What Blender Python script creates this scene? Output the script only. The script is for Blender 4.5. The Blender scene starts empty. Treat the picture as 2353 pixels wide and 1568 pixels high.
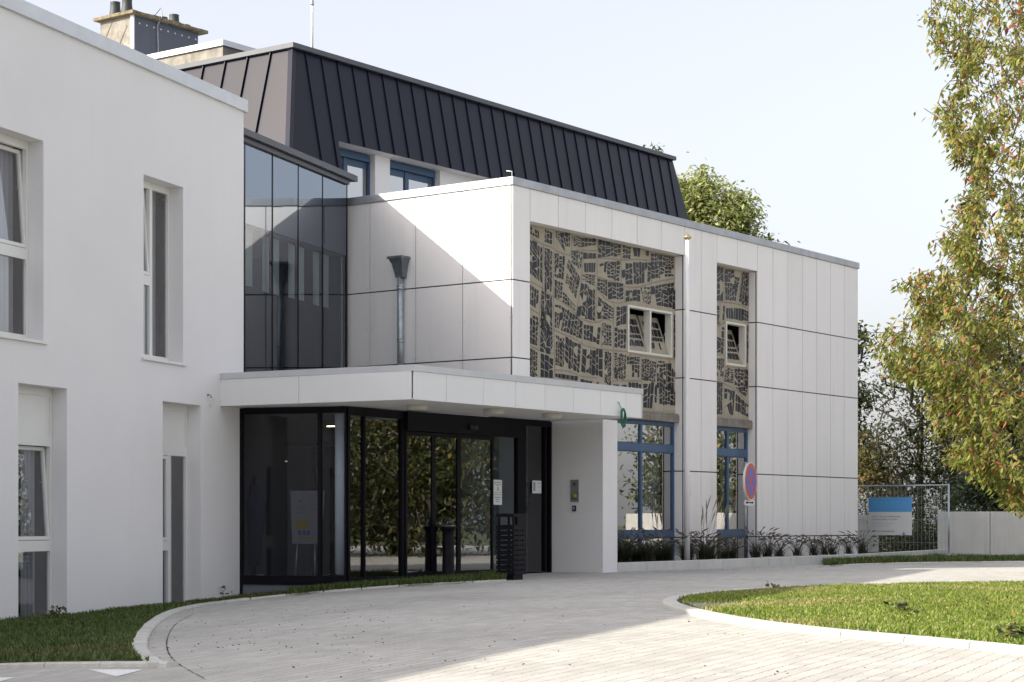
import bpy, bmesh, math, random
import numpy as np
from math import sin, cos, tan, radians, pi, sqrt, floor, atan2, hypot

random.seed(7)
sc = bpy.context.scene
COL = sc.collection

# ------------------------------------------------------------------ camera
F, CX, HY, CAMZ = 4366.0, 1176.5, 1201.0, 0.97      # photo pixels at 2353 wide
cam_d = bpy.data.cameras.new('camera')
cam = bpy.data.objects.new('camera', cam_d)
COL.objects.link(cam)
cam.location = (0, 0, CAMZ)
cam.rotation_euler = (radians(90), 0, 0)
cam_d.sensor_width = 36
cam_d.lens = 36 * F / 2353
cam_d.shift_y = (HY - 784.0) / 2353
cam_d.clip_start = 0.1
cam_d.clip_end = 2000
sc.camera = cam

# ------------------------------------------------------------------ light
EL = radians(29.7)
SUNX, SUNY = -0.914, -0.405
AZ = atan2(SUNX, SUNY)
w = bpy.data.worlds.new('World')
sc.world = w
w.use_nodes = True
nt = w.node_tree
bg = nt.nodes['Background']
sky = nt.nodes.new('ShaderNodeTexSky')
sky.sky_type = 'NISHITA'
sky.sun_disc = False
sky.sun_elevation = EL
sky.sun_rotation = AZ
sky.air_density = 1.0
sky.dust_density = 4.0
sky.ozone_density = 1.0
hs = nt.nodes.new('ShaderNodeHueSaturation')
hs.inputs['Saturation'].default_value = 0.46
nt.links.new(sky.outputs[0], hs.inputs['Color'])
hz_ = nt.nodes.new('ShaderNodeMix'); hz_.data_type = 'RGBA'; hz_.inputs[0].default_value = 0.60   # bright hazy veil over the whole sky
hz_.inputs[7].default_value = (1.18, 1.14, 1.20, 1)
nt.links.new(hs.outputs[0], hz_.inputs[6])
nt.links.new(hz_.outputs[2], bg.inputs['Color'])
bg.inputs['Strength'].default_value = 0.15
sl = bpy.data.lights.new('sun', 'SUN')
sun = bpy.data.objects.new('sun', sl)
COL.objects.link(sun)
sl.energy = 2.2
sl.angle = radians(0.5)
sl.color = (1.0, 0.93, 0.80)
from mathutils import Vector
sun.rotation_euler = Vector((SUNX * cos(EL), SUNY * cos(EL), sin(EL))).to_track_quat('Z', 'Y').to_euler()
sun.location = (-30, -5, 40)
sc.view_settings.view_transform = 'Standard'
sc.view_settings.look = 'None'
sc.view_settings.exposure = 1.73
sc.view_settings.gamma = 1.0

# ------------------------------------------------------------------ helpers
def V(*a): return np.array(a, float)

KN = [(-40, -.5), (-12, -.40), (-6, -.35), (-4.4, -.28), (-3, -.14), (-1.5, -.03), (0, .03), (2, .05), (8, .05), (200, .05)]
def zg(x):
    for (x0, z0), (x1, z1) in zip(KN, KN[1:]):
        if x <= x1:
            t = max(0., (x - x0) / (x1 - x0))
            return z0 + (z1 - z0) * t
    return KN[-1][1]

def on_plane(px, p0, d):
    """pixel column on the vertical plane through p0 along d -> (x, y, t)"""
    k = (px - CX) / F
    t = (k * p0[1] - p0[0]) / (d[0] - k * d[1])
    return p0[0] + t * d[0], p0[1] + t * d[1], t

def zat(py, D): return CAMZ + (HY - py) / F * D

def ground(px, py, dz=0.0):
    k = (px - CX) / F
    z = 0.0
    for _ in range(30):
        D = (CAMZ - z) * F / max(py - HY, 1.0)
        z = 0.5 * z + 0.5 * (zg(k * D) + dz)
    return V(k * D, D, zg(k * D) + dz)

A = V(.589, .808); A /= np.linalg.norm(A)
B = V(-A[1], A[0])
O = V(-2.683, 30.9)
def W(a, b, z): return (O[0] + a * A[0] + b * B[0], O[1] + a * A[1] + b * B[1], z)
def fa(px, b):
    """a coordinate and depth of pixel column on plane b=const"""
    p0 = O + b * B
    x, y, t = on_plane(px, p0, A)
    return t, y
def faz(px, py, b):
    a, D = fa(px, b)
    return a, zat(py, D)
def ab(p):
    d = V(p[0], p[1]) - O
    return float(d @ A), float(d @ B)

class MB:
    def __init__(s): s.v = []; s.f = []; s.m = []; s.sm = []
    def add(s, vs, fs, m=0, smooth=False):
        o = len(s.v); s.v += [tuple(map(float, q)) for q in vs]
        for f in fs:
            s.f.append(tuple(o + i for i in f)); s.m.append(m); s.sm.append(smooth)
        return s
    def hexa(s, q, m=0):          # 8 points: bottom 4 ccw, top 4
        return s.add(q, [(3, 2, 1, 0), (4, 5, 6, 7), (0, 1, 5, 4), (1, 2, 6, 5), (2, 3, 7, 6), (3, 0, 4, 7)], m)
    def bb(s, a0, a1, b0, b1, z0, z1, m=0):   # box in the building frame
        return s.hexa([W(a0, b0, z0), W(a1, b0, z0), W(a1, b1, z0), W(a0, b1, z0),
                       W(a0, b0, z1), W(a1, b0, z1), W(a1, b1, z1), W(a0, b1, z1)], m)
    def ob(s, o, u, v, h, m=0):   # oriented box: origin, two horizontal edges, height vector
        o, u, v, h = V(*o), V(*u), V(*v), V(*h)
        return s.hexa([o, o + u, o + u + v, o + v, o + h, o + u + h, o + u + v + h, o + v + h], m)
    def prism(s, poly, z0, z1, m=0):
        n = len(poly)
        vs = [(p[0], p[1], z0) for p in poly] + [(p[0], p[1], z1) for p in poly]
        fs = [tuple(range(n - 1, -1, -1)), tuple(range(n, 2 * n))] + [(i, (i + 1) % n, n + (i + 1) % n, n + i) for i in range(n)]
        return s.add(vs, fs, m)
    def tube(s, pts, r, n=8, m=0, cap=True, smooth=True):
        pts = [V(*p) for p in pts]
        rs = r if isinstance(r, (list, tuple)) else [r] * len(pts)
        vs = []; up = None
        for i, p in enumerate(pts):
            t = pts[min(i + 1, len(pts) - 1)] - pts[max(i - 1, 0)]
            t = t / (np.linalg.norm(t) + 1e-9)
            if up is None:
                up = V(0, 0, 1) if abs(t[2]) < .9 else V(1, 0, 0)
            u = np.cross(t, up); u /= (np.linalg.norm(u) + 1e-9)
            v = np.cross(u, t); up = v
            for k in range(n):
                a = 2 * pi * k / n
                vs.append(p + rs[i] * (cos(a) * u + sin(a) * v))
        fs = []
        for i in range(len(pts) - 1):
            for k in range(n):
                fs.append((i * n + k, i * n + (k + 1) % n, (i + 1) * n + (k + 1) % n, (i + 1) * n + k))
        s.add(vs, fs, m, smooth)
        if cap:
            o = len(s.v) - len(vs)
            s.f.append(tuple(o + k for k in range(n - 1, -1, -1))); s.m.append(m); s.sm.append(False)
            s.f.append(tuple(o + (len(pts) - 1) * n + k for k in range(n))); s.m.append(m); s.sm.append(False)
        return s
    def lathe(s, c, prof, n=20, m=0):
        """prof: (r, z) list, around vertical axis through c"""
        vs = []
        for r, z in prof:
            for k in range(n):
                a = 2 * pi * k / n
                vs.append((c[0] + r * cos(a), c[1] + r * sin(a), c[2] + z))
        fs = []
        for i in range(len(prof) - 1):
            for k in range(n):
                fs.append((i * n + k, i * n + (k + 1) % n, (i + 1) * n + (k + 1) % n, (i + 1) * n + k))
        s.add(vs, fs, m, True)
        o = len(s.v) - len(vs)
        s.f.append(tuple(o + k for k in range(n - 1, -1, -1))); s.m.append(m); s.sm.append(False)
        s.f.append(tuple(o + (len(prof) - 1) * n + k for k in range(n))); s.m.append(m); s.sm.append(False)
        return s

ORG = {}
def build(name, mb, mats, parent=None, bevel=0.0):
    me = bpy.data.meshes.new(name)
    org = V(0, 0, 0)
    root = parent
    while root is not None and root.parent is not None: root = root.parent
    if root is not None: org = ORG[root.name]
    vs = [(x - org[0], y - org[1], z - org[2]) for x, y, z in mb.v]
    me.from_pydata(vs, [], mb.f)
    if not isinstance(mats, (list, tuple)): mats = [mats]
    for m in mats: me.materials.append(m)
    me.polygons.foreach_set('material_index', mb.m)
    me.polygons.foreach_set('use_smooth', mb.sm)
    me.update()
    o = bpy.data.objects.new(name, me)
    COL.objects.link(o)
    if parent is not None:
        o.parent = parent
    else:
        ORG[o.name] = V(0, 0, 0)
    if bevel > 0:
        bv = o.modifiers.new('bevel', 'BEVEL'); bv.width = bevel; bv.segments = 2; bv.limit_method = 'ANGLE'; bv.angle_limit = radians(40)
    return o

def tag(o, label, cat, group=None):
    o['label'] = label; o['category'] = cat
    if group: o['group'] = group
    return o
def struct(o, kind='structure'):
    o['kind'] = kind; return o
def thing(name, loc, label, cat, group=None):
    o = bpy.data.objects.new(name, None)
    o.empty_display_size = .2
    COL.objects.link(o)
    o.location = loc
    ORG[o.name] = V(*loc)
    return tag(o, label, cat, group)
def copy_tree(o, parent=None):
    c = o.copy(); COL.objects.link(c)
    if parent is not None: c.parent = parent
    for ch in list(o.children): copy_tree(ch, c)
    return c

# ------------------------------------------------------------------ materials
def new_mat(name):
    m = bpy.data.materials.new(name); m.use_nodes = True
    n = m.node_tree; b = n.nodes['Principled BSDF']
    return m, n, b
def noise(n, scale, detail=4, rough=.55, coord='Object', vec=None, stretch=None):
    t = n.nodes.new('ShaderNodeTexNoise'); t.inputs['Scale'].default_value = scale
    t.inputs['Detail'].default_value = detail; t.inputs['Roughness'].default_value = rough
    tc = n.nodes.new('ShaderNodeTexCoord')
    src = tc.outputs[coord]
    if stretch:
        mp = n.nodes.new('ShaderNodeMapping'); mp.inputs['Scale'].default_value = stretch
        n.links.new(src, mp.inputs['Vector']); src = mp.outputs[0]
    n.links.new(src, t.inputs['Vector'])
    return t
def ramp(n, src, stops):
    r = n.nodes.new('ShaderNodeValToRGB')
    e = r.color_ramp.elements
    while len(e) < len(stops): e.new(.5)
    for i, (p, c) in enumerate(stops):
        e[i].position = p; e[i].color = (*c, 1)
    n.links.new(src, r.inputs[0])
    return r
def mul(c, k): return tuple(min(1, x * k) for x in c)

def surf(name, col, rough=.6, metal=0.0, var=.08, scale=2.0, bump=0.0, bscale=60., spec=None, streak=0.0, fine=0.0, piece=0.0):
    """a base colour with soft real-world unevenness (soiling, batch differences), rain streaks and fine grain"""
    m, n, b = new_mat(name)
    b.inputs['Roughness'].default_value = rough; b.inputs['Metallic'].default_value = metal
    if spec is not None: b.inputs['Specular IOR Level'].default_value = spec
    t = noise(n, scale, 5)
    r = ramp(n, t.outputs['Fac'], [(.3, mul(col, 1 - var)), (.7, mul(col, 1 + var))])
    out = r.outputs[0]
    def mix(src, fac_src, col2, lo, hi):
        rr = ramp(n, fac_src, [(lo, (0, 0, 0)), (hi, (1, 1, 1))])
        mx = n.nodes.new('ShaderNodeMix'); mx.data_type = 'RGBA'
        n.links.new(rr.outputs[0], mx.inputs[0]); n.links.new(src, mx.inputs[6]); mx.inputs[7].default_value = (*col2, 1)
        return mx.outputs[2]
    if streak:
        t2 = noise(n, 1.0, 5, .6, stretch=(7, 7, .35))
        out = mix(out, t2.outputs['Fac'], mul(col, 1 - streak), .52, .78)
    if fine:
        t3 = noise(n, 130., 2)
        out = mix(out, t3.outputs['Fac'], mul(col, 1 - fine), .5, .75)
    if piece:
        g = n.nodes.new('ShaderNodeNewGeometry')
        rp = ramp(n, g.outputs['Random Per Island'], [(0, (1 - piece,) * 3), (1, (1, 1, 1))])
        mx = n.nodes.new('ShaderNodeMix'); mx.data_type = 'RGBA'; mx.blend_type = 'MULTIPLY'; mx.inputs[0].default_value = 1
        n.links.new(out, mx.inputs[6]); n.links.new(rp.outputs[0], mx.inputs[7]); out = mx.outputs[2]
    n.links.new(out, b.inputs['Base Color'])
    if bump:
        tb = noise(n, bscale, 3)
        bp = n.nodes.new('ShaderNodeBump'); bp.inputs['Strength'].default_value = bump; bp.inputs['Distance'].default_value = .01
        n.links.new(tb.outputs['Fac'], bp.inputs['Height']); n.links.new(bp.outputs[0], b.inputs['Normal'])
    return m

def leafmat(name, stops, trans=.35, rough=.5):
    m, n, b = new_mat(name)
    g = n.nodes.new('ShaderNodeNewGeometry')
    r = ramp(n, g.outputs['Random Per Island'], stops)
    n.links.new(r.outputs[0], b.inputs['Base Color'])
    b.inputs['Roughness'].default_value = rough
    tr = n.nodes.new('ShaderNodeBsdfTranslucent')
    n.links.new(r.outputs[0], tr.inputs['Color'])
    mx = n.nodes.new('ShaderNodeMixShader'); mx.inputs[0].default_value = trans
    n.links.new(b.outputs[0], mx.inputs[1]); n.links.new(tr.outputs[0], mx.inputs[2])
    n.links.new(mx.outputs[0], n.nodes['Material Output'].inputs['Surface'])
    return m

def glass(name, tint, ior=1.5, gain=1.6, add=.03, gcol=(1, 1, 1), wob=0.0, wscale=1.2, rough=0.0):
    """thin pane: mirror reflection by Fresnel over a tinted see-through"""
    m, n, b = new_mat(name)
    n.nodes.remove(b)
    fr = n.nodes.new('ShaderNodeFresnel'); fr.inputs['IOR'].default_value = ior
    ma = n.nodes.new('ShaderNodeMath'); ma.operation = 'MULTIPLY_ADD'; ma.use_clamp = True
    ma.inputs[1].default_value = gain; ma.inputs[2].default_value = add
    n.links.new(fr.outputs[0], ma.inputs[0])
    tr = n.nodes.new('ShaderNodeBsdfTransparent'); tr.inputs['Color'].default_value = (*tint, 1)
    gl = n.nodes.new('ShaderNodeBsdfGlossy'); gl.inputs['Roughness'].default_value = rough; gl.inputs['Color'].default_value = (*gcol, 1)
    if wob:
        t = noise(n, wscale, 1)
        bp = n.nodes.new('ShaderNodeBump'); bp.inputs['Strength'].default_value = 1.0; bp.inputs['Distance'].default_value = wob
        n.links.new(t.outputs['Fac'], bp.inputs['Height']); n.links.new(bp.outputs[0], gl.inputs['Normal'])
    mx = n.nodes.new('ShaderNodeMixShader')
    n.links.new(ma.outputs[0], mx.inputs[0]); n.links.new(tr.outputs[0], mx.inputs[1]); n.links.new(gl.outputs[0], mx.inputs[2])
    n.links.new(mx.outputs[0], n.nodes['Material Output'].inputs['Surface'])
    return m

def emit(name, col, s):
    m, n, b = new_mat(name)
    b.inputs['Emission Color'].default_value = (*col, 1); b.inputs['Emission Strength'].default_value = s
    return m

M = {}
M['render'] = surf('rough white render', (.85, .83, .83), .9, var=.025, scale=.8, bump=.35, bscale=110, streak=.018, fine=.03)
M['panel'] = surf('fibre cement panel', (.90, .865, .845), .5, var=.03, scale=.6, streak=.08, piece=.045)
M['cpanel'] = surf('canopy panel', (.85, .845, .84), .35, var=.015, scale=.8, streak=.02, piece=.025)
M['joint'] = surf('dark joint', (.06, .06, .065), .9)
M['alu'] = surf('pale aluminium', (.62, .63, .65), .42, .35, var=.05, scale=3)
M['zinc'] = surf('zinc coping', (.42, .43, .45), .45, .5, var=.14, scale=3, streak=.12)
M['stand'] = surf('anthracite standing seam', (.005, .007, .023), .42, 0, spec=.28, var=.10, scale=1.2, streak=.25, fine=.15)
M['stand'].node_tree.nodes['Principled BSDF'].inputs['Specular Tint'].default_value = (1, .93, .84, 1)
M['frame'] = surf('black frame', (.006, .006, .010), .45, var=.1, spec=.15)
M['blue'] = surf('blue painted frame', (.048, .105, .205), .4, var=.08)
M['dblue'] = surf('dark blue painted frame', (.035, .085, .17), .4, var=.08)
M['white'] = surf('white window frame', (.80, .79, .76), .35, var=.02)
M['cream'] = surf('white painted casement', (.72, .70, .63), .45, var=.06, scale=5)
M['concrete'] = surf('pale concrete', (.62, .61, .585), .85, var=.10, scale=1.5, bump=.15, bscale=80, streak=.16, fine=.06)
M['oldconc'] = surf('weathered concrete', (.25, .23, .20), .95, var=.34, scale=5, bump=.5, bscale=40, streak=.45, fine=.25)
M['screen'] = surf('claustra concrete', (.40, .355, .275), .9, var=.13, scale=3.5, bump=.3, bscale=50, streak=.22, fine=.14)
M['seam'] = surf('screen seam', (.27, .24, .19), .95, var=.2, scale=8)
M['lintel'] = surf('stained lintel', (.25, .22, .19), .95, var=.3, scale=5, bump=.3, streak=.4, fine=.2)
M['shard'] = surf('dark slab glass', (.010, .011, .020), .30, var=.6, scale=2.5, spec=.25)
M['kerb'] = surf('kerb concrete', (.62, .60, .56), .9, var=.14, scale=4, bump=.35, bscale=90, fine=.16, piece=.12)
M['galv'] = surf('galvanised steel', (.42, .46, .48), .38, .7, var=.16, scale=8)
M['hopper'] = surf('grey hopper', (.17, .20, .22), .5, .5, var=.2, scale=9)
M['edge'] = surf('dark grey roof edge', (.085, .09, .105), .5, 0, var=.1, scale=4)
M['pole'] = surf('white pole', (.80, .80, .80), .35, var=.04, scale=3, streak=.08)
M['brass'] = surf('brass', (.62, .50, .24), .25, .9, var=.1)
M['black'] = surf('black coated steel', (.008, .008, .013), .45, spec=.2, var=.15, scale=6)
M['blackgloss'] = surf('black dome', (.02, .02, .026), .15)
M['steel'] = surf('brushed steel', (.45, .45, .44), .35, .8, var=.08, scale=10)
M['red'] = surf('sign red', (.62, .085, .035), .45, var=.03)
M['sblue'] = surf('sign blue', (.09, .16, .56), .45, var=.03)
M['swhite'] = surf('sign white', (.78, .78, .77), .4, var=.02)
M['ink'] = surf('black ink', (.02, .02, .02), .6)
M['greyink'] = surf('grey ink', (.30, .31, .34), .6)
M['paleink'] = surf('faded ink', (.62, .62, .60), .6)
M['paper'] = surf('paper', (.74, .75, .74), .7, var=.02)
M['board'] = surf('dull poster card', (.42, .43, .44), .7, var=.03)
M['yellow'] = surf('yellow print', (.55, .42, .03), .7)
M['bannerblue'] = surf('banner blue', (.13, .42, .82), .5, var=.04)
M['bannerlet'] = surf('banner faded letters', (.16, .46, .84), .5, var=.02)
M['bannerwhite'] = surf('banner white', (.83, .83, .82), .55, var=.015)
M['hose'] = surf('green cable', (.012, .16, .085), .4, var=.2, scale=20)
M['bark'] = surf('bark', (.085, .066, .052), .95, var=.3, scale=6, bump=.6, bscale=25)
M['dbark'] = surf('dark bark', (.045, .036, .03), .95, var=.3, scale=6)
M['soil'] = surf('planter soil', (.055, .045, .035), 1, var=.35, scale=12, bump=.6, bscale=40)
M['lawnsoil'] = surf('lawn soil', (.075, .085, .03), 1, var=.4, scale=3, bump=.5, bscale=40)
M['gravel'] = surf('bare gravel', (.38, .35, .30), 1, var=.3, scale=25, bump=.7, bscale=60, fine=.4)
M['curtain'] = surf('net curtain', (.80, .84, .86), .9, var=.05)
M['dcurtain'] = surf('dim curtain', (.55, .53, .56), .9, var=.05)
M['blind'] = surf('pale roller blind', (.85, .90, .87), .85, var=.02)
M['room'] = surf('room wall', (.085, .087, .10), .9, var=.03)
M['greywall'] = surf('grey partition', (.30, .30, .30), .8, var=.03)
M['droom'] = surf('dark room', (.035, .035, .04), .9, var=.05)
M['floor'] = surf('indoor floor', (.07, .07, .07), .4, var=.05)
M['column'] = surf('pale column', (.88, .95, .95), .5, var=.02)
M['navy'] = surf('navy cloth', (.012, .020, .06), .9)
M['plinth'] = surf('slate grey plinth', (.15, .155, .19), .8, var=.15, scale=4, bump=.2)
M['soffit'] = surf('soffit board', (.86, .84, .81), .6, var=.03)
M['lampshade'] = surf('lamp ring', (.60, .57, .48), .4, var=.03)
M['pot'] = surf('flue pot', (.045, .05, .055), .6, var=.25, scale=6, streak=.2)
M['slate'] = surf('dark clad sheet', (.075, .085, .115), .5, var=.08, scale=2, streak=.15)
M['moss'] = surf('mossy slab', (.20, .165, .105), 1, var=.5, scale=9, bump=1, bscale=20, fine=.4)
M['marking'] = surf('white road paint', (.80, .80, .79), .7, var=.05, scale=12)
M['rust'] = surf('rust stain', (.36, .22, .11), .95, var=.3, scale=6)
M['gentr'] = glass('entrance glass', (.45, .47, .52), gain=2.7, add=.08, wob=.0010, wscale=.9)
M['gmirror'] = glass('solar control glass', (.62, .68, .70), gain=.9, add=.10, gcol=(.80, .86, .95), wob=.0006, wscale=.7)
M['gspan'] = None
M['gblue'] = glass('window glass', (.70, .72, .72), gain=1.4, add=.34, wob=.0016, wscale=.8)
M['gwin'] = glass('bedroom glass', (.85, .88, .92), gain=1.3, add=.10)
M['gmatt'] = glass('frosted glass', (.58, .68, .74), gain=.8, add=.05)
m, n, b = new_mat('dark spandrel glass')
b.inputs['Base Color'].default_value = (.006, .007, .012, 1); b.inputs['Roughness'].default_value = .02
b.inputs['Specular IOR Level'].default_value = 1.0; b.inputs['IOR'].default_value = 2.1
b.inputs['Specular Tint'].default_value = (.75, .85, 1, 1)
t_ = noise(n, .55, 1); bp_ = n.nodes.new('ShaderNodeBump'); bp_.inputs['Distance'].default_value = .0009
n.links.new(t_.outputs['Fac'], bp_.inputs['Height']); n.links.new(bp_.outputs[0], b.inputs['Normal'])
M['gspan'] = m
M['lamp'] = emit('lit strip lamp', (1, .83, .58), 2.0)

M['lampreflection'] = emit('strip lamp reflection', (1, .72, .42), .22)  # glow standing in for lamp reflections, no lamp of its own
def paver_mat():
    m, n, b = new_mat('zigzag pavers')
    tc = n.nodes.new('ShaderNodeTexCoord')
    mp = n.nodes.new('ShaderNodeMapping'); mp.inputs['Rotation'].default_value = (0, 0, radians(-67))
    n.links.new(tc.outputs['Object'], mp.inputs['Vector'])
    # wavy edge
    nz = n.nodes.new('ShaderNodeTexNoise'); nz.inputs['Scale'].default_value = 14; nz.inputs['Detail'].default_value = 1
    n.links.new(mp.outputs[0], nz.inputs['Vector'])
    vm = n.nodes.new('ShaderNodeVectorMath'); vm.operation = 'MULTIPLY_ADD'
    n.links.new(nz.outputs['Color'], vm.inputs[0]); vm.inputs[1].default_value = (.016, .022, 0)
    n.links.new(mp.outputs[0], vm.inputs[2])
    sx = n.nodes.new('ShaderNodeSeparateXYZ'); n.links.new(vm.outputs[0], sx.inputs[0])
    def M2(op, a, bb=None, c=None):
        q = n.nodes.new('ShaderNodeMath'); q.operation = op
        for i, s_ in enumerate((a, bb, c)):
            if s_ is None: continue
            if isinstance(s_, (int, float)): q.inputs[i].default_value = s_
            else: n.links.new(s_, q.inputs[i])
        return q.outputs[0]
    u = M2('DIVIDE', sx.outputs[0], .235); v = M2('DIVIDE', sx.outputs[1], .1175)
    row = M2('FLOOR', v); fv = M2('FRACT', v)
    us = M2('ADD', u, M2('MULTIPLY', row, .5)); fu = M2('FRACT', us)
    line = M2('GREATER_THAN', M2('ABSOLUTE', M2('SUBTRACT', fv, .5)), .448)
    dash = M2('LESS_THAN', fu, .60)
    line = M2('MULTIPLY', line, dash)
    cross = M2('MULTIPLY', M2('GREATER_THAN', M2('ABSOLUTE', M2('SUBTRACT', fu, .5)), .483), .28)
    j = M2('MAXIMUM', line, cross)
    vis = noise(n, 1.7, 3); vr = ramp(n, vis.outputs['Fac'], [(.25, (.25,) * 3), (.6, (1,) * 3)])
    j = M2('MULTIPLY', j, vr.outputs[0])
    # per-stone tone
    cid = n.nodes.new('ShaderNodeCombineXYZ'); n.links.new(M2('FLOOR', us), cid.inputs[0]); n.links.new(row, cid.inputs[1])
    wn = n.nodes.new('ShaderNodeTexWhiteNoise'); n.links.new(cid.outputs[0], wn.inputs['Vector'])
    st = ramp(n, wn.outputs['Value'], [(0, (.44, .42, .385)), (1, (.535, .512, .47))])
    big = noise(n, .35, 5); br = ramp(n, big.outputs['Fac'], [(.28, (.80, .80, .795)), (.5, (.97, .97, .97)), (.72, (1.06, 1.06, 1.06))])
    fn = noise(n, 180, 2); fr = ramp(n, fn.outputs['Fac'], [(.3, (.92,) * 3), (.7, (1.06,) * 3)])
    def mulc(a_, b_):
        mx = n.nodes.new('ShaderNodeMix'); mx.data_type = 'RGBA'; mx.blend_type = 'MULTIPLY'; mx.inputs[0].default_value = 1
        n.links.new(a_, mx.inputs[6]); n.links.new(b_, mx.inputs[7]); return mx.outputs[2]
    base = mulc(mulc(st.outputs[0], br.outputs[0]), fr.outputs[0])
    mx = n.nodes.new('ShaderNodeMix'); mx.data_type = 'RGBA'
    n.links.new(j, mx.inputs[0]); n.links.new(base, mx.inputs[6]); mx.inputs[7].default_value = (.085, .08, .07, 1)
    n.links.new(mx.outputs[2], b.inputs['Base Color'])
    b.inputs['Roughness'].default_value = .85
    bp = n.nodes.new('ShaderNodeBump'); bp.inputs['Strength'].default_value = .6; bp.inputs['Distance'].default_value = .006; bp.invert = True
    n.links.new(j, bp.inputs['Height']); n.links.new(bp.outputs[0], b.inputs['Normal'])
    return m
M['paver'] = paver_mat()

# ================================================================== SETTING
def sheet(name, x0, x1, y0, y1, nx, ny, dz, mat):
    xs = np.array(sorted({x0, x1} | {k[0] for k in KN if x0 < k[0] < x1})); nx = len(xs) - 1
    mb = MB(); ys = np.linspace(y0, y1, ny + 1)
    vs = [(x, y, zg(x) + dz) for y in ys for x in xs]
    fs = [(j * (nx + 1) + i, j * (nx + 1) + i + 1, (j + 1) * (nx + 1) + i + 1, (j + 1) * (nx + 1) + i) for j in range(ny) for i in range(nx)]
    mb.add(vs, fs, 0, True)
    return struct(build(name, mb, mat))
M['meadow'] = surf('meadow', (.07, .085, .03), 1, var=.4, scale=.3, bump=.4, bscale=8)
sheet('ground', -700, 700, -300, 1100, 140, 10, -.06, M['meadow'])
sheet('paved_forecourt', -16, 40, -14, 47.2, 112, 4, 0, M['paver'])

def path_ground(pts, dz=0): return [ground(x, y, dz) for x, y in pts]
def resample(P, step):
    P = [V(*p) for p in P]; out = [P[0]]; acc = 0
    for p, q in zip(P, P[1:]):
        L = np.linalg.norm(q - p); t = step - acc
        while t <= L:
            out.append(p + (q - p) * t / L); t += step
        acc = (acc + L) % step
    out.append(P[-1]); return out
def smooth_path(P, it=2):
    P = [V(*p) for p in P]
    for _ in range(it):
        Q = [P[0]]
        for p, q in zip(P, P[1:]): Q += [p * .75 + q * .25, p * .25 + q * .75]
        Q.append(P[-1]); P = Q
    return P
def kerb(name, P, width, h, side=1, step=.5, gap=.016, mat=None):
    """a row of kerb stones along P; P is the road-side foot"""
    P = resample(smooth_path(P), step)
    mb = MB()
    for p, q in zip(P, P[1:]):
        d = (q - p)[:2]; L = np.linalg.norm(d)
        if L < .05: continue
        d = d / L; nrm = V(-d[1], d[0]) * side
        a = p[:2] + d * gap / 2; c = q[:2] - d * gap / 2
        def pt(xy, off, z): return (xy[0] + nrm[0] * off, xy[1] + nrm[1] * off, zg(xy[0]) + z)
        hs_ = [(0, -.1), (0, h - .015), (.015, h), (width, h), (width, -.1)]
        vs = [pt(a, o_, z) for o_, z in hs_] + [pt(c, o_, z) for o_, z in hs_]
        fs = [(0, 1, 6, 5), (1, 2, 7, 6), (2, 3, 8, 7), (3, 4, 9, 8), (4, 3, 2, 1, 0), (5, 6, 7, 8, 9)]
        if side > 0: fs = [f[::-1] for f in fs]
        mb.add(vs, fs)
    return struct(build(name, mb, mat or M['kerb']))

outer = [(1165, 1336), (1000, 1345), (850, 1354), (700, 1367), (600, 1376), (500, 1388), (430, 1401), (385, 1418), (358, 1440), (342, 1464), (337, 1487), (346, 1508), (384, 1533)]
PO = path_ground(outer)
kerb('kerb_of_left_lawn', PO, .14, .035, side=-1, step=.6)
front = path_ground([(384, 1535), (200, 1535), (0, 1535), (-500, 1537)])
kerb('kerb_of_left_lawn_front', front, .09, .045, side=-1, step=1.0)
def offset_poly(P, off):
    P = [V(*p) for p in P]; R = []
    for i, p in enumerate(P):
        d = P[min(i + 1, len(P) - 1)] - P[max(i - 1, 0)]; d = d[:2] / np.linalg.norm(d[:2])
        R.append(V(p[0] - d[1] * off, p[1] + d[0] * off, p[2]))
    return R
# gutter seam: narrow course of pavers beside the kerb, its joint filled with dirt
g1 = smooth_path(path_ground([(430 + 14, 1412), (405, 1432), (390, 1452), (382, 1475), (385, 1500), (402, 1522), (440, 1545), (470, 1560)]))
mb = MB()
g1 = resample(g1, .12); rg = random.Random(12)
for p, q in zip(g1, g1[1:]):
    if rg.random() < .22: continue
    d = (q - p)[:2]; d /= np.linalg.norm(d); nn = V(-d[1], d[0]) * rg.uniform(.002, .008)
    mb.add([(p[0] - nn[0], p[1] - nn[1], zg(p[0]) + .004), (q[0] - nn[0], q[1] - nn[1], zg(q[0]) + .004), (q[0] + nn[0], q[1] + nn[1], zg(q[0]) + .004), (p[0] + nn[0], p[1] + nn[1], zg(p[0]) + .004)], [(0, 1, 2, 3)])
struct(build('gutter_joint', mb, M['soil']))

isl = [(2560, 1527), (2353, 1505), (2200, 1489), (2100, 1479), (1900, 1462), (1750, 1444), (1650, 1428), (1575, 1412), (1535, 1400), (1519, 1392), (1524, 1384), (1550, 1377), (1600, 1370), (1680, 1363), (1760, 1358), (1850, 1353), (2000, 1349), (2200, 1345), (2353, 1343), (2560, 1341)]
PI_ = path_ground(isl)
kerb('kerb_of_grass_island', PI_, .16, .05, side=-1, step=.8)

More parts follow.
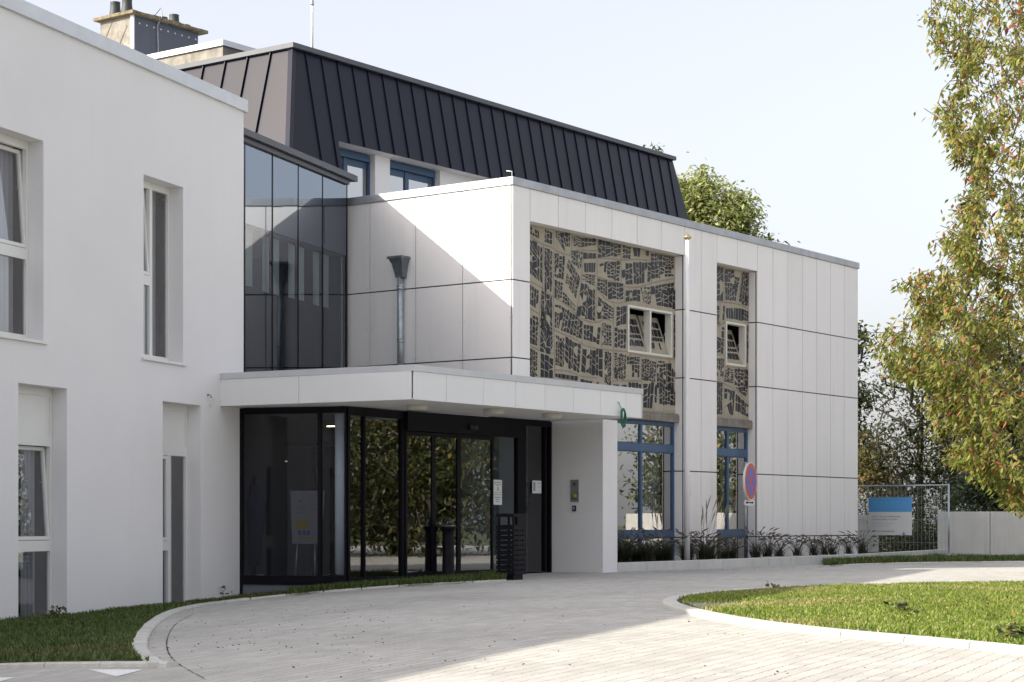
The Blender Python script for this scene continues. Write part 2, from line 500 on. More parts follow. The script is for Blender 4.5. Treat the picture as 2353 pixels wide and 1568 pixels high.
def lawn(name, poly, dz, mat):
    bm = bmesh.new()
    f = bm.faces.new([bm.verts.new((p[0], p[1], 0)) for p in poly])
    f.normal_update()
    bmesh.ops.triangulate(bm, faces=bm.faces[:])
    for kx, _ in KN:
        bmesh.ops.bisect_plane(bm, geom=bm.verts[:] + bm.edges[:] + bm.faces[:], plane_co=(kx, 0, 0), plane_no=(1, 0, 0))
    for v in bm.verts: v.co.z = zg(v.co.x) + dz
    bmesh.ops.recalc_face_normals(bm, faces=bm.faces[:])
    me = bpy.data.meshes.new(name); bm.to_mesh(me); bm.free(); me.materials.append(mat)
    o = bpy.data.objects.new(name, me); COL.objects.link(o); ORG[o.name] = V(0, 0, 0)
    return struct(o)
def inside(poly, X, Y):
    c = np.zeros(X.shape, bool); n_ = len(poly)
    for i in range(n_):
        x0, y0 = poly[i][0], poly[i][1]; x1, y1 = poly[(i + 1) % n_][0], poly[(i + 1) % n_][1]
        cond = ((y0 > Y) != (y1 > Y))
        with np.errstate(divide='ignore', invalid='ignore'):
            xi = (x1 - x0) * (Y - y0) / (y1 - y0) + x0
        c ^= cond & (X < xi)
    return c
zgv = np.vectorize(zg)
def seglist_dist(P, X, Y):
    d = np.full(X.shape, 1e9)
    for p, q in zip(P, P[1:]):
        ex, ey = q[0] - p[0], q[1] - p[1]; L2 = ex * ex + ey * ey + 1e-12
        t = np.clip(((X - p[0]) * ex + (Y - p[1]) * ey) / L2, 0, 1)
        d = np.minimum(d, np.hypot(X - p[0] - t * ex, Y - p[1] - t * ey))
    return d
def fast_mesh(name, verts, tris, mats, mi=None):
    me = bpy.data.meshes.new(name)
    nv, nt_ = len(verts), len(tris)
    k = tris.shape[1]
    me.vertices.add(nv); me.vertices.foreach_set('co', np.ascontiguousarray(verts, np.float32).ravel())
    me.loops.add(nt_ * k); me.loops.foreach_set('vertex_index', np.ascontiguousarray(tris, np.int32).ravel())
    me.polygons.add(nt_)
    me.polygons.foreach_set('loop_start', np.arange(0, nt_ * k, k, dtype=np.int32))
    me.polygons.foreach_set('loop_total', np.full(nt_, k, np.int32))
    for m_ in mats: me.materials.append(m_)
    if mi is not None: me.polygons.foreach_set('material_index', np.asarray(mi, np.int32))
    me.update(calc_edges=True); me.validate()
    return me
def grass(name, poly, count, h0, h1, mat, seed, label, bare=None, dz=.03, width=.006, mat2=None):
    r = np.random.default_rng(seed)
    P = np.array([(p[0], p[1]) for p in poly]); mn, mxx = P.min(0), P.max(0)
    X = r.uniform(mn[0], mxx[0], count); Y = r.uniform(mn[1], mxx[1], count)
    k = inside(poly, X, Y)
    if bare is not None: k &= r.random(count) < bare(X, Y)
    X, Y = X[k], Y[k]; n_ = len(X)
    patch = .5 + .5 * np.sin(X * 2.1 + 1.3 * np.sin(Y * 1.7)) * np.sin(Y * 1.9 + np.sin(X * 1.3) * 1.5)
    H = (h0 + (h1 - h0) * r.random(n_) ** 1.6) * (.65 + .55 * patch)
    a = r.uniform(0, 2 * pi, n_); lean = r.uniform(.15, .9, n_) * H
    wd = width * r.uniform(.7, 1.5, n_); Z = zgv(X) + dz
    ca, sa = np.cos(a), np.sin(a); b2 = a + r.uniform(-1, 1, n_) + pi / 2
    cb, sb = np.cos(b2) * wd, np.sin(b2) * wd
    v = np.zeros((n_, 5, 3))
    v[:, 0] = np.stack([X - cb, Y - sb, Z], 1); v[:, 1] = np.stack([X + cb, Y + sb, Z], 1)
    mx_, my_ = X + ca * lean * .35, Y + sa * lean * .35
    v[:, 2] = np.stack([mx_ - cb * .7, my_ - sb * .7, Z + H * .6], 1); v[:, 3] = np.stack([mx_ + cb * .7, my_ + sb * .7, Z + H * .6], 1)
    v[:, 4] = np.stack([X + ca * lean, Y + sa * lean, Z + H * .95], 1)
    base = np.arange(n_)[:, None] * 5
    t = np.concatenate([base + [0, 1, 3], base + [0, 3, 2], base + [2, 3, 4]], 0)
    q = .5 + .5 * np.sin(X * 1.1 + 2.1 * np.sin(Y * .7 + .4)) * np.sin(Y * .9 + 1.7 * np.sin(X * .8 + 2)) + r.normal(0, .16, n_)
    sel = (q > .86).astype(int)
    me = fast_mesh(name, v.reshape(-1, 3), t, [mat, mat2 or mat], np.tile(sel, 3))
    o = bpy.data.objects.new(name, me); COL.objects.link(o); ORG[o.name] = V(0, 0, 0)
    tag(o, label, 'grass'); struct(o, 'stuff'); return o
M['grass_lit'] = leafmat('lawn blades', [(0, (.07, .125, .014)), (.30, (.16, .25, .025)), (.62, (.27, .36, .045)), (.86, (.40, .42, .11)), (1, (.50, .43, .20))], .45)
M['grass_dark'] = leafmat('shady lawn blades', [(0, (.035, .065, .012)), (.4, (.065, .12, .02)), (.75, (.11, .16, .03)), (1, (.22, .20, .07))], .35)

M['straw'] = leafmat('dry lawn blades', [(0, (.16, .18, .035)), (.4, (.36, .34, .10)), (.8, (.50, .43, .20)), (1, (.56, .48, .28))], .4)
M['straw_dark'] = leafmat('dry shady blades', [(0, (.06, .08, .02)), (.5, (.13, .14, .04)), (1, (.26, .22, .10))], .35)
# island lawn
PIs = smooth_path(PI_); inner = offset_poly(PIs, -.15)
lawn('island_lawn', inner, .03, M['lawnsoil'])
def bare_isl(X, Y):
    d = seglist_dist(PIs, X, Y)
    tip = np.hypot(X - ground(1560, 1398)[0], Y - ground(1560, 1398)[1])
    edge = np.clip((d - .16 - .16 * (np.sin(X * 5) + np.sin(X * 2.3 + 1)) * (Y < 16)) / .25, .12, 1)
    return edge * np.clip((tip - .35) / .9, .04, 1)
gm = MB(); gp = [p for p in inner]
tipP = ground(1560, 1397)
pts = []
for i in range(14):
    a_ = 2 * pi * i / 14; pts.append((tipP[0] + .55 * cos(a_) + .25, tipP[1] + .75 * sin(a_) * 1.2))
mbg = MB(); mbg.add([(x, y, zg(x) + .036) for x, y in pts if inside(inner, np.array([x]), np.array([y]))[0]], [tuple(range(sum(bool(inside(inner, np.array([x]), np.array([y]))[0]) for x, y in pts)))])
struct(build('bare_gravel', mbg, M['gravel']))
grass('island_grass', inner, 330000, .018, .062, M['grass_lit'], 1, 'sunlit yellowish green lawn grass on the kerbed island', bare_isl, width=.0065, mat2=M['straw'])
# left lawn
left_poly = [p for p in offset_poly(smooth_path(PO), -.13)][::-1]
wallbase_pts = [V(-4.35, 31.2, 0), V(-4.45, 30.9, 0), V(-6.2, 26.0, 0), V(-8.4, 19.9, 0)]
LL = [p for p in left_poly if p[0] < -3.62 or p[1] < 27.5] + [V(-3.62, 31.1, 0), V(-4.55, 31.35, 0)] + [V(-4.62, 31.0, 0), V(-6.72, 25.2, 0), V(-9.2, 18.2, 0), V(-9.9, 16.6, 0)] + [ground(-400, 1530), ground(0, 1528), ground(340, 1528)]
lawn('left_lawn', LL, .028, M['lawnsoil'])
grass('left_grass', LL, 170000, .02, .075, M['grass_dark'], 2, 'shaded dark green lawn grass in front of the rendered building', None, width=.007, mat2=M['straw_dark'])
# entrance grass strip in front of the glass doors
ES = [p for p in smooth_path(PO)][::-1]
es = [p for p in ES if p[0] > -3.66 and p[1] > 27.5]
strip = [V(*p) for p in es] + [V(*W(3.0, -.75, 0)), V(*W(1.5, -.55, 0)), V(*W(-.05, -.06, 0)), V(-3.66, 31.1, 0)]
lawn('entrance_grass_strip', strip, .02, M['lawnsoil'])
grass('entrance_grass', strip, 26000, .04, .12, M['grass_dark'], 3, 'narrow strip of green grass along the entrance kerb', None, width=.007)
# verge on the right in front of the concrete wall
vk = path_ground([(1905, 1303), (1960, 1299), (2100, 1295), (2353, 1292), (2700, 1291)])
kerb('kerb_of_right_verge', vk, .10, .03, side=1, step=1.0)
VR = [V(*p) for p in vk] + [V(17.5, 45.5, 0), V(10.8, 47.8, 0), V(*W(21.6, -1.1, 0)), V(*W(14.5, -1.2, 0))]
lawn('right_verge', VR, .025, M['lawnsoil'])
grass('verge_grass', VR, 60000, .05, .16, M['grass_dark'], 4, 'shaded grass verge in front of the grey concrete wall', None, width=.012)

# white triangle painted on the pavers
mb = MB()
for tri in ([(203, 1538.5), (331, 1538.5), (268, 1554.5)], [(-95, 1560), (36, 1556), (-30, 1575)]):
    q = [ground(x, y, .004) for x, y in tri]
    mb.add(q, [(2, 1, 0)] )
struct(build('road_marking', mb, M['marking']))

# ================================================================== LEFT RENDERED BUILDING
P4 = V(-4.45, 31.5); TT = V(-.337, -.9415); NN = V(.9415, -.337)
Ztop, Zcop = 7.78, 7.98
def Lw(s, d, z): return (P4[0] + TT[0] * s + NN[0] * d, P4[1] + TT[1] * s + NN[1] * d, z)
def Ls(px, d=0.0):
    p0 = P4 + NN * d
    x, y, t = on_plane(px, p0, TT)
    return t, y
left = thing('rendered_building', (P4[0], P4[1], -.3), 'white rendered two storey building on the left with deep set narrow windows and flat roof', 'building')
def lbox(mb, s0, s1, d0, d1, z0, z1, m=0):
    mb.hexa([Lw(s0, d0, z0), Lw(s0, d1, z0), Lw(s1, d1, z0), Lw(s1, d0, z0), Lw(s0, d0, z1), Lw(s0, d1, z1), Lw(s1, d1, z1), Lw(s1, d0, z1)], m)
def win_rect(pl, pr, pt_right, pb_right):
    s0, D0 = Ls(pr); s1, D1 = Ls(pl)
    return s0, s1, zat(pb_right, D0), zat(pt_right, D0)
U1 = list(win_rect(-60, 100, 320, 779)); U1[1] = U1[0] + 1.55
U2 = list(win_rect(330, 421, 431, 836))
L1 = list(win_rect(42, 154, 893, 1410)); L1[2] = -.42
L2 = list(win_rect(374, 461.5, 932, 1385)); L2[2] = -.42
U1[3] = U2[3]; U1[2] = U2[2]
DEP = .30
mb = MB()
cuts = sorted([(U1[0], U1[1], U1[2], U1[3]), (U2[0], U2[1], U2[2], U2[3]), (L1[0], L1[1], L1[2], L1[3]), (L2[0], L2[1], L2[2], L2[3])])
SL = 34.0
ss = sorted({0, SL} | {c[0] for c in cuts} | {c[1] for c in cuts})
zs = sorted({-.9, Ztop} | {c[2] for c in cuts} | {c[3] for c in cuts})
for s0, s1 in zip(ss, ss[1:]):
    for z0, z1 in zip(zs, zs[1:]):
        sm_, zm_ = (s0 + s1) / 2, (z0 + z1) / 2
        if any(c[0] < sm_ < c[1] and c[2] < zm_ < c[3] for c in cuts): continue
        mb.add([Lw(s0, 0, z0), Lw(s1, 0, z0), Lw(s1, 0, z1), Lw(s0, 0, z1)], [(3, 2, 1, 0)])
for s0, s1, z0, z1 in cuts:    # reveals
    mb.add([Lw(s0, 0, z0), Lw(s0, 0, z1), Lw(s0, -DEP, z1), Lw(s0, -DEP, z0)], [(0, 1, 2, 3)])
    mb.add([Lw(s1, 0, z0), Lw(s1, 0, z1), Lw(s1, -DEP, z1), Lw(s1, -DEP, z0)], [(3, 2, 1, 0)])
    mb.add([Lw(s0, 0, z1), Lw(s1, 0, z1), Lw(s1, -DEP, z1), Lw(s0, -DEP, z1)], [(0, 1, 2, 3)])
    mb.add([Lw(s0, 0, z0), Lw(s1, 0, z0), Lw(s1, -DEP, z0), Lw(s0, -DEP, z0)], [(3, 2, 1, 0)])
DB = -10.0
mb.add([Lw(0, 0, -.9), Lw(0, 0, Ztop), Lw(0, DB, Ztop), Lw(0, DB, -.9)], [(3, 2, 1, 0)])
mb.add([Lw(SL, 0, -.9), Lw(SL, 0, Ztop), Lw(SL, DB, Ztop), Lw(SL, DB, -.9)], [(0, 1, 2, 3)])
mb.add([Lw(0, DB, -.9), Lw(SL, DB, -.9), Lw(SL, DB, Ztop), Lw(0, DB, Ztop)], [(0, 1, 2, 3)])
build('wall', mb, M['render'], left)
mb = MB(); mb.add([Lw(0, 0, Ztop), Lw(SL, 0, Ztop), Lw(SL, DB, Ztop), Lw(0, DB, Ztop)], [(3, 2, 1, 0)])
build('roof', mb, M['zinc'], left)
mb = MB(); lbox(mb, -.07, SL, -.35, .05, Ztop - .005, Zcop)
build('coping', mb, M['alu'], left, bevel=.006)
mb = MB()
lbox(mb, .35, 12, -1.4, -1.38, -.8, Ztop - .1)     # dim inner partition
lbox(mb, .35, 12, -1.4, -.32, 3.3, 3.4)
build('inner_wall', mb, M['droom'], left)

def wavy(mb, s0, s1, d, z0, z1, amp=.03, per=.11, m=0, seed=0):
    n_ = 40; r = random.Random(seed); ph = r.random() * 6
    vs = []
    for i in range(n_ + 1):
        s = s0 + (s1 - s0) * i / n_
        dd = d + amp * sin(2 * pi * (s - s0) / per + ph + .8 * sin(s * 9))
        vs += [Lw(s, dd, z0), Lw(s, dd, z1)]
    mb.add(vs, [(2 * i, 2 * i + 2, 2 * i + 3, 2 * i + 1) for i in range(n_)], m, True)

def left_window(R, kind, name='window'):
    s0, s1, z0, z1 = R
    fr = MB(); fw = .055; d0, d1 = -DEP - .0, -DEP + .06
    def bar(a_, b_, c_, e_, mbx=None, dd0=d0, dd1=d1): lbox(mbx or fr, a_, b_, dd0, dd1, c_, e_)
    bar(s0 + .003, s0 + fw, z0, z1 - .003); bar(s1 - fw, s1 - .003, z0, z1 - .003)
    bar(s0 + fw, s1 - fw, z1 - .11, z1 - .003); 
    if z0 > 0: bar(s0 + fw, s1 - fw, z0 + .003, z0 + .09)
    panes = []; sash_specs = []
    wdt = s1 - s0
    zt = z1 - .11
    if kind[0] == 'L':     # blank head panel on the ground floor
        hp = MB(); lbox(hp, s0 + fw, s1 - fw, d0 + .02, d1 - .015, zt - .55, zt)
        bar(s0 + fw, s1 - fw, zt - .70, zt - .55); zt -= .70
    zb = z0 + .09 if z0 > 0 else z0
    zm = kind[1]
    if kind[2] is None:
        cols = [(s0 + fw, s1 - fw, True)]
    else:
        mm = kind[2]
        bar(mm - .04, mm + .04, zb, zt)
        cols = [(s0 + fw, mm - .04, False), (mm + .04, s1 - fw, True)]
    for c0, c1, op in cols:
        if op: bar(c0, c1, zm - .075, zm + .075)
    f = build('window', fr, M['white'], left)
    if kind[0] == 'L':
        build('head_panel', hp, M['white'], f)
    if z0 > 0:
        sl_ = MB(); lbox(sl_, s0 - .06, s1 + .06, -DEP + .06, .045, z0 - .035, z0 + .004)
        build('sill', sl_, M['white'], f)
    gl = MB(); cu = MB()
    for c0, c1, op in cols:
        if op:
            gl.add([Lw(c0, d0 + .02, zb), Lw(c1, d0 + .02, zb), Lw(c1, d0 + .02, zm - .075), Lw(c0, d0 + .02, zm - .075)], [(3, 2, 1, 0)])
            # tilted sash
            za, zc = zm + .08, zt - .005; H = zc - za; th = radians(kind[3])
            def Q(s, u, z):   # rotate about the sash foot, top leaning inwards
                h_ = z - za
                return Lw(s, d0 + .03 - h_ * sin(th) * .6 + u * cos(th), za + h_ * cos(th) + u * sin(th))
            sa = MB()
            def sb(a_, b_, c_, e_): sa.hexa([Q(a_, -.02, c_), Q(a_, .03, c_), Q(b_, .03, c_), Q(b_, -.02, c_), Q(a_, -.02, e_), Q(a_, .03, e_), Q(b_, .03, e_), Q(b_, -.02, e_)])
            k = .05
            sb(c0 + .004, c0 + k, za, zc); sb(c1 - k, c1 - .004, za, zc); sb(c0 + k, c1 - k, za, za + k); sb(c0 + k, c1 - k, zc - k, zc)
            build('tilted_sash', sa, M['white'], f)
            gl.add([Q(c0 + k, 0, za + k), Q(c1 - k, 0, za + k), Q(c1 - k, 0, zc - k), Q(c0 + k, 0, zc - k)], [(3, 2, 1, 0)])
            ha = MB(); lbox(ha, c0 - .012, c0 + .002, d0 - .03, d0 + .0, za + .05, zc)
            ha.tube([Lw(c0 + .005, d0 + .0, za + .62 * H), Lw(c0 + .02, d0 - .10, za + .62 * H)], .012, 6)
            build('stay', ha, M['galv'], f)
        else:
            gl.add([Lw(c0, d0 + .02, zb), Lw(c1, d0 + .02, zb), Lw(c1, d0 + .02, zt), Lw(c0, d0 + .02, zt)], [(3, 2, 1, 0)])
    build('pane', gl, M['gwin'], f)
    w0 = (s1 - s0)
    wavy(cu, s0 + fw + .02, s0 + .33 * w0, -DEP - .17, z0, z1, seed=int(s0 * 100), m=1)
    build('curtain', cu, [M['curtain'], M['dcurtain']], f); cu = MB()
    wavy(cu, s0 + .36 * w0, s1 + .1, -DEP - .21, z0, z1, seed=int(s0 * 77) + 3, m=0)
    build('curtain', cu, [M['curtain'], M['dcurtain']], f)
    return f
sD, D_ = Ls(100); zU = zat(572, Ls(60)[1])
left_window(U1, ('U', zat(578, Ls(75)[1]), None, 6.5))
m2, Dm = Ls(381 - 14)
left_window(U2, ('U', zat(647, Ls(340, -DEP)[1]), Ls(347, -DEP + .06)[0], 6.5))
left_window(L1, ('L', zat(1256, Ls(70)[1]), None, 6.5))
left_window(L2, ('L', zat(1254, Ls(385, -DEP)[1]), Ls(389.5, -DEP + .06)[0], 0.5))

# little tap / wire loop on the wall
s_, D_ = Ls(477); zt_ = zat(912, D_)
tp = thing('wall_hook', Lw(s_, 0, zt_), 'small chrome hook with pale wire loop on the white wall beside the canopy', 'hook')
mb = MB(); mb.tube([Lw(s_, 0, zt_ + .03), Lw(s_, .05, zt_ + .03), Lw(s_, .07, zt_ - .02)], .016, 8); build('fitting', mb, M['steel'], tp)
mb = MB(); mb.tube([Lw(s_ - .03 + .05 * sin(a_), .06 + .02 * cos(a_), zt_ - .09 + .075 * cos(a_)) for a_ in np.linspace(0, 2 * pi, 17)], .006, 6); build('wire_loop', mb, M['cream'], tp)

# ================================================================== PANEL CLAD BLOCK
fR = lambda q: (1200 + q / 2.451) / 1.088
jx = [1178] + [fR(q) for q in (307, 480, 648, 808, 963, 1110, 1252, 1355, 1452, 1577, 1700, 1795, 1887, 1976, 2063, 2148, 2232, 2316)]
ja = [fa(x, 0)[0] for x in jx]
aC, aE = ja[0], ja[-1]
o1 = (ja[1], ja[7]); o2 = (ja[9], ja[11]); ZO = 6.53
ZT, ZC = 7.12, 7.27
rows = [-.1, .66, 2.04, 3.98, 5.40, ZT]
block = thing('panel_clad_block', (*W(aC, 0, 0)[:2], 0), 'two storey block clad in pale beige cement panels with concrete lattice screens in its recesses', 'building')
pan, back = MB(), MB()
gv, gh = .008, .012
for i in range(len(ja) - 1):
    a0, a1 = ja[i], ja[i + 1]; am = (a0 + a1) / 2
    op = (o1[0] < am < o1[1]) or (o2[0] < am < o2[1])
    rr = [(ZO, ZT)] if op else list(zip(rows, rows[1:]))
    if i == 0: rr = list(zip(rows, rows[1:]))
    for z0, z1 in rr:
        if i == 0: z0 = max(z0, 2.9)
        if z1 - z0 < .1: continue
        pan.bb(a0 + gv, a1 - gv, 0, .018, z0 + (0 if op else gh), z1 - gh * (z1 < ZT))
    if op: back.bb(a0, a1, .024, .05, ZO + .01, ZT)
    else: back.bb(a0, a1, .024, .05, 2.9 if i == 0 else -.2, ZT)
REC = .22
for (p, q), sgn in ((o1, 1), (o2, 1)):   # reveals of the recesses
    for z0, z1 in zip(rows, rows[1:]):
        z1 = min(z1, ZO)
        pan.bb(q + .002, q + .02, .0185, REC + .12, z0 + gh, z1 - gh)
        if p > 6 or z1 > 2.9: pan.bb(p - .02, p - .002, .0185, REC + .12, (z0 if p > 6 else max(z0, 2.9)) + gh, z1 - gh)
    pan.bb(p, q, .0185, REC + .12, ZO, ZO + .015)
# side wall (faces -a)
sb_x = [1178, 1063, 955, 850, 790]
def side_b(px):
    p0 = O + aC * A
    x, y, t = on_plane(px, p0, B); return t
bs = [side_b(x) for x in sb_x]; bs.append(9.0)
for b0, b1 in zip(bs, bs[1:]):
    for z0, z1 in zip(rows, rows[1:]):
        z0 = max(z0, 2.9)
        if z1 - z0 < .1: continue
        pan.bb(aC + .0, aC + .018, b0 + gv + (.0185 if b0 == bs[0] else 0), b1 - gv, z0 + gh, z1 - gh * (z1 < ZT))
back.bb(aC + .024, aC + .05, .055, 9, 2.9, ZT)
back.bb(aE - .05, aE - .003, .055, 9, -.2, ZT)
back.bb(aC + .055, aE - .055, 8.95, 9, -.2, ZT)
build('backing_wall', back, M['joint'], block)
mb = MB()
mb.bb(aC + .055, aE - .055, .055, 8.94, ZT - .12, ZT - .02)
build('roof', mb, M['zinc'], block)
mb = MB()
mb.bb(aC - .03, aE + .03, -.03, .30, ZT + .003, ZC); mb.bb(aC - .03, aC + .30, .303, 9.0, ZT + .003, ZC); mb.bb(aE - .30, aE + .03, .303, 9.0, ZT + .003, ZC)
build('coping', mb, M['zinc'], block, bevel=.006)
# rivets on the panels

for b0, b1 in zip(bs[:4], bs[1:5]):
    for z0, z1 in zip(rows[2:], rows[3:]):
        for bb_ in (b0 + .06, b1 - .06):
            for zz in (z0 + .07, (z0 + z1) / 2, z1 - .07):
                c = W(aC - .003, bb_, zz); pan.ob((c[0], c[1], zz), (A[0] * .004, A[1] * .004, 0), (B[0] * .012, B[1] * .012, 0), (0, 0, .012), 1)
build('cladding_panel', pan, [M['panel'], M['zinc']], block)
# room behind
mb = MB()
mb.bb(6.3, o2[1] + 1, 3.2, 3.25, -.1, 3.2); mb.bb(6.3, o2[1] + 1, .6, 3.2, 3.22, 3.3); mb.bb(6.2, 6.25, .0, 3.2, -.1, 3.2); mb.bb(o2[1] + 1, o2[1] + 1.05, .36, 3.2, -.1, 3.2)
build('room_wall', mb, M['room'], block)
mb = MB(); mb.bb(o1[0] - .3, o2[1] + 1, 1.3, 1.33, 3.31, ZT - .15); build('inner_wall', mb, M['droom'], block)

# lattice screens ------------------------------------------------
def clip_inset(poly, d):
    """shrink a convex-ish polygon towards its edges by d"""
    n_ = len(poly); c = sum(poly) / n_
    out = []
    for i in range(n_):
        p0, p1, p2 = poly[i - 1], poly[i], poly[(i + 1) % n_]
        e1 = p1 - p0; e2 = p2 - p1
        l1, l2 = np.linalg.norm(e1) + 1e-9, np.linalg.norm(e2) + 1e-9
        n1 = V(-e1[1], e1[0]) / l1; n2 = V(-e2[1], e2[0]) / l2
        bis = n1 + n2; k = 1 + n1 @ n2
        if k < .25: k = .25
        out.append(p1 + bis / k * d)
    return out
def area(p):
    return .5 * sum(p[i][0] * p[(i + 1) % len(p)][1] - p[(i + 1) % len(p)][0] * p[i][1] for i in range(len(p)))
def shards(quad, nx, ny, rnd, d=.0085, jit=.30, drop=.04):
    """broken-glass infill of a 4-corner cell in (u, v) metres"""
    tl, tr, br, bl = [V(*p) for p in quad]
    def at(s, t): return (tl * (1 - s) + tr * s) * (1 - t) + (bl * (1 - s) + br * s) * t
    us = [0] + sorted(((i + rnd.uniform(-jit, jit)) / nx) for i in range(1, nx)) + [1]
    res = []
    for i in range(nx):
        m_ = max(1, int(round(ny * rnd.uniform(.65, 1.35))))
        vs_ = [0] + [((j + rnd.uniform(-jit, jit)) / m_) for j in range(1, m_)] + [1]
        sl = [rnd.uniform(-.10, .10) if 0 < j < m_ else 0 for j in range(m_ + 1)]
        t0 = rnd.uniform(-.03, .05); t1 = rnd.uniform(-.03, .05)
        for j in range(m_):
            if rnd.random() < drop: continue
            sk0 = rnd.uniform(-.04, .04) / nx * 2; 
            p = [at(us[i], vs_[j] + sl[j] + (t0 if j == 0 else 0)), at(us[i + 1], vs_[j] - sl[j] + (t0 if j == 0 else 0)),
                 at(us[i + 1], vs_[j + 1] - sl[j + 1] - (t1 if j == m_ - 1 else 0)), at(us[i], vs_[j + 1] + sl[j + 1] - (t1 if j == m_ - 1 else 0))]
            if area(p) < 0: p = p[::-1]
            q = clip_inset(p, d * rnd.uniform(.75, 1.3))
            if area(q) < .0005 or area(q) > area(p): continue
            # knock a corner off now and then
            if rnd.random() < .45:
                k = rnd.randrange(4); a_, b_, c_ = q[k - 1], q[k], q[(k + 1) % 4]
                f1, f2 = rnd.uniform(.15, .45), rnd.uniform(.15, .45)
                q = q[:k] + [b_ + (a_ - b_) * f1, b_ + (c_ - b_) * f2] + q[k + 1:]
            res.append(q)
    return res

def cells_to_plane(cells, ox, oy, sc_, b):
    out = []
    for c in cells:
        pts_, nx, ny = c[0], c[1], c[2]
        qq = []
        for X, Y in pts_:
            a_, z_ = faz((ox + X / sc_) / 1.088, (oy + Y / sc_) / 1.088, b); qq.append((a_, z_))
        cx_ = sum(q[0] for q in qq) / 4; cy_ = sum(q[1] for q in qq) / 4
        qq = [(cx_ + (q[0] - cx_) * 1.13, cy_ + (q[1] - cy_) * 1.13) for q in qq]
        out.append((qq, nx, ny))
    return out

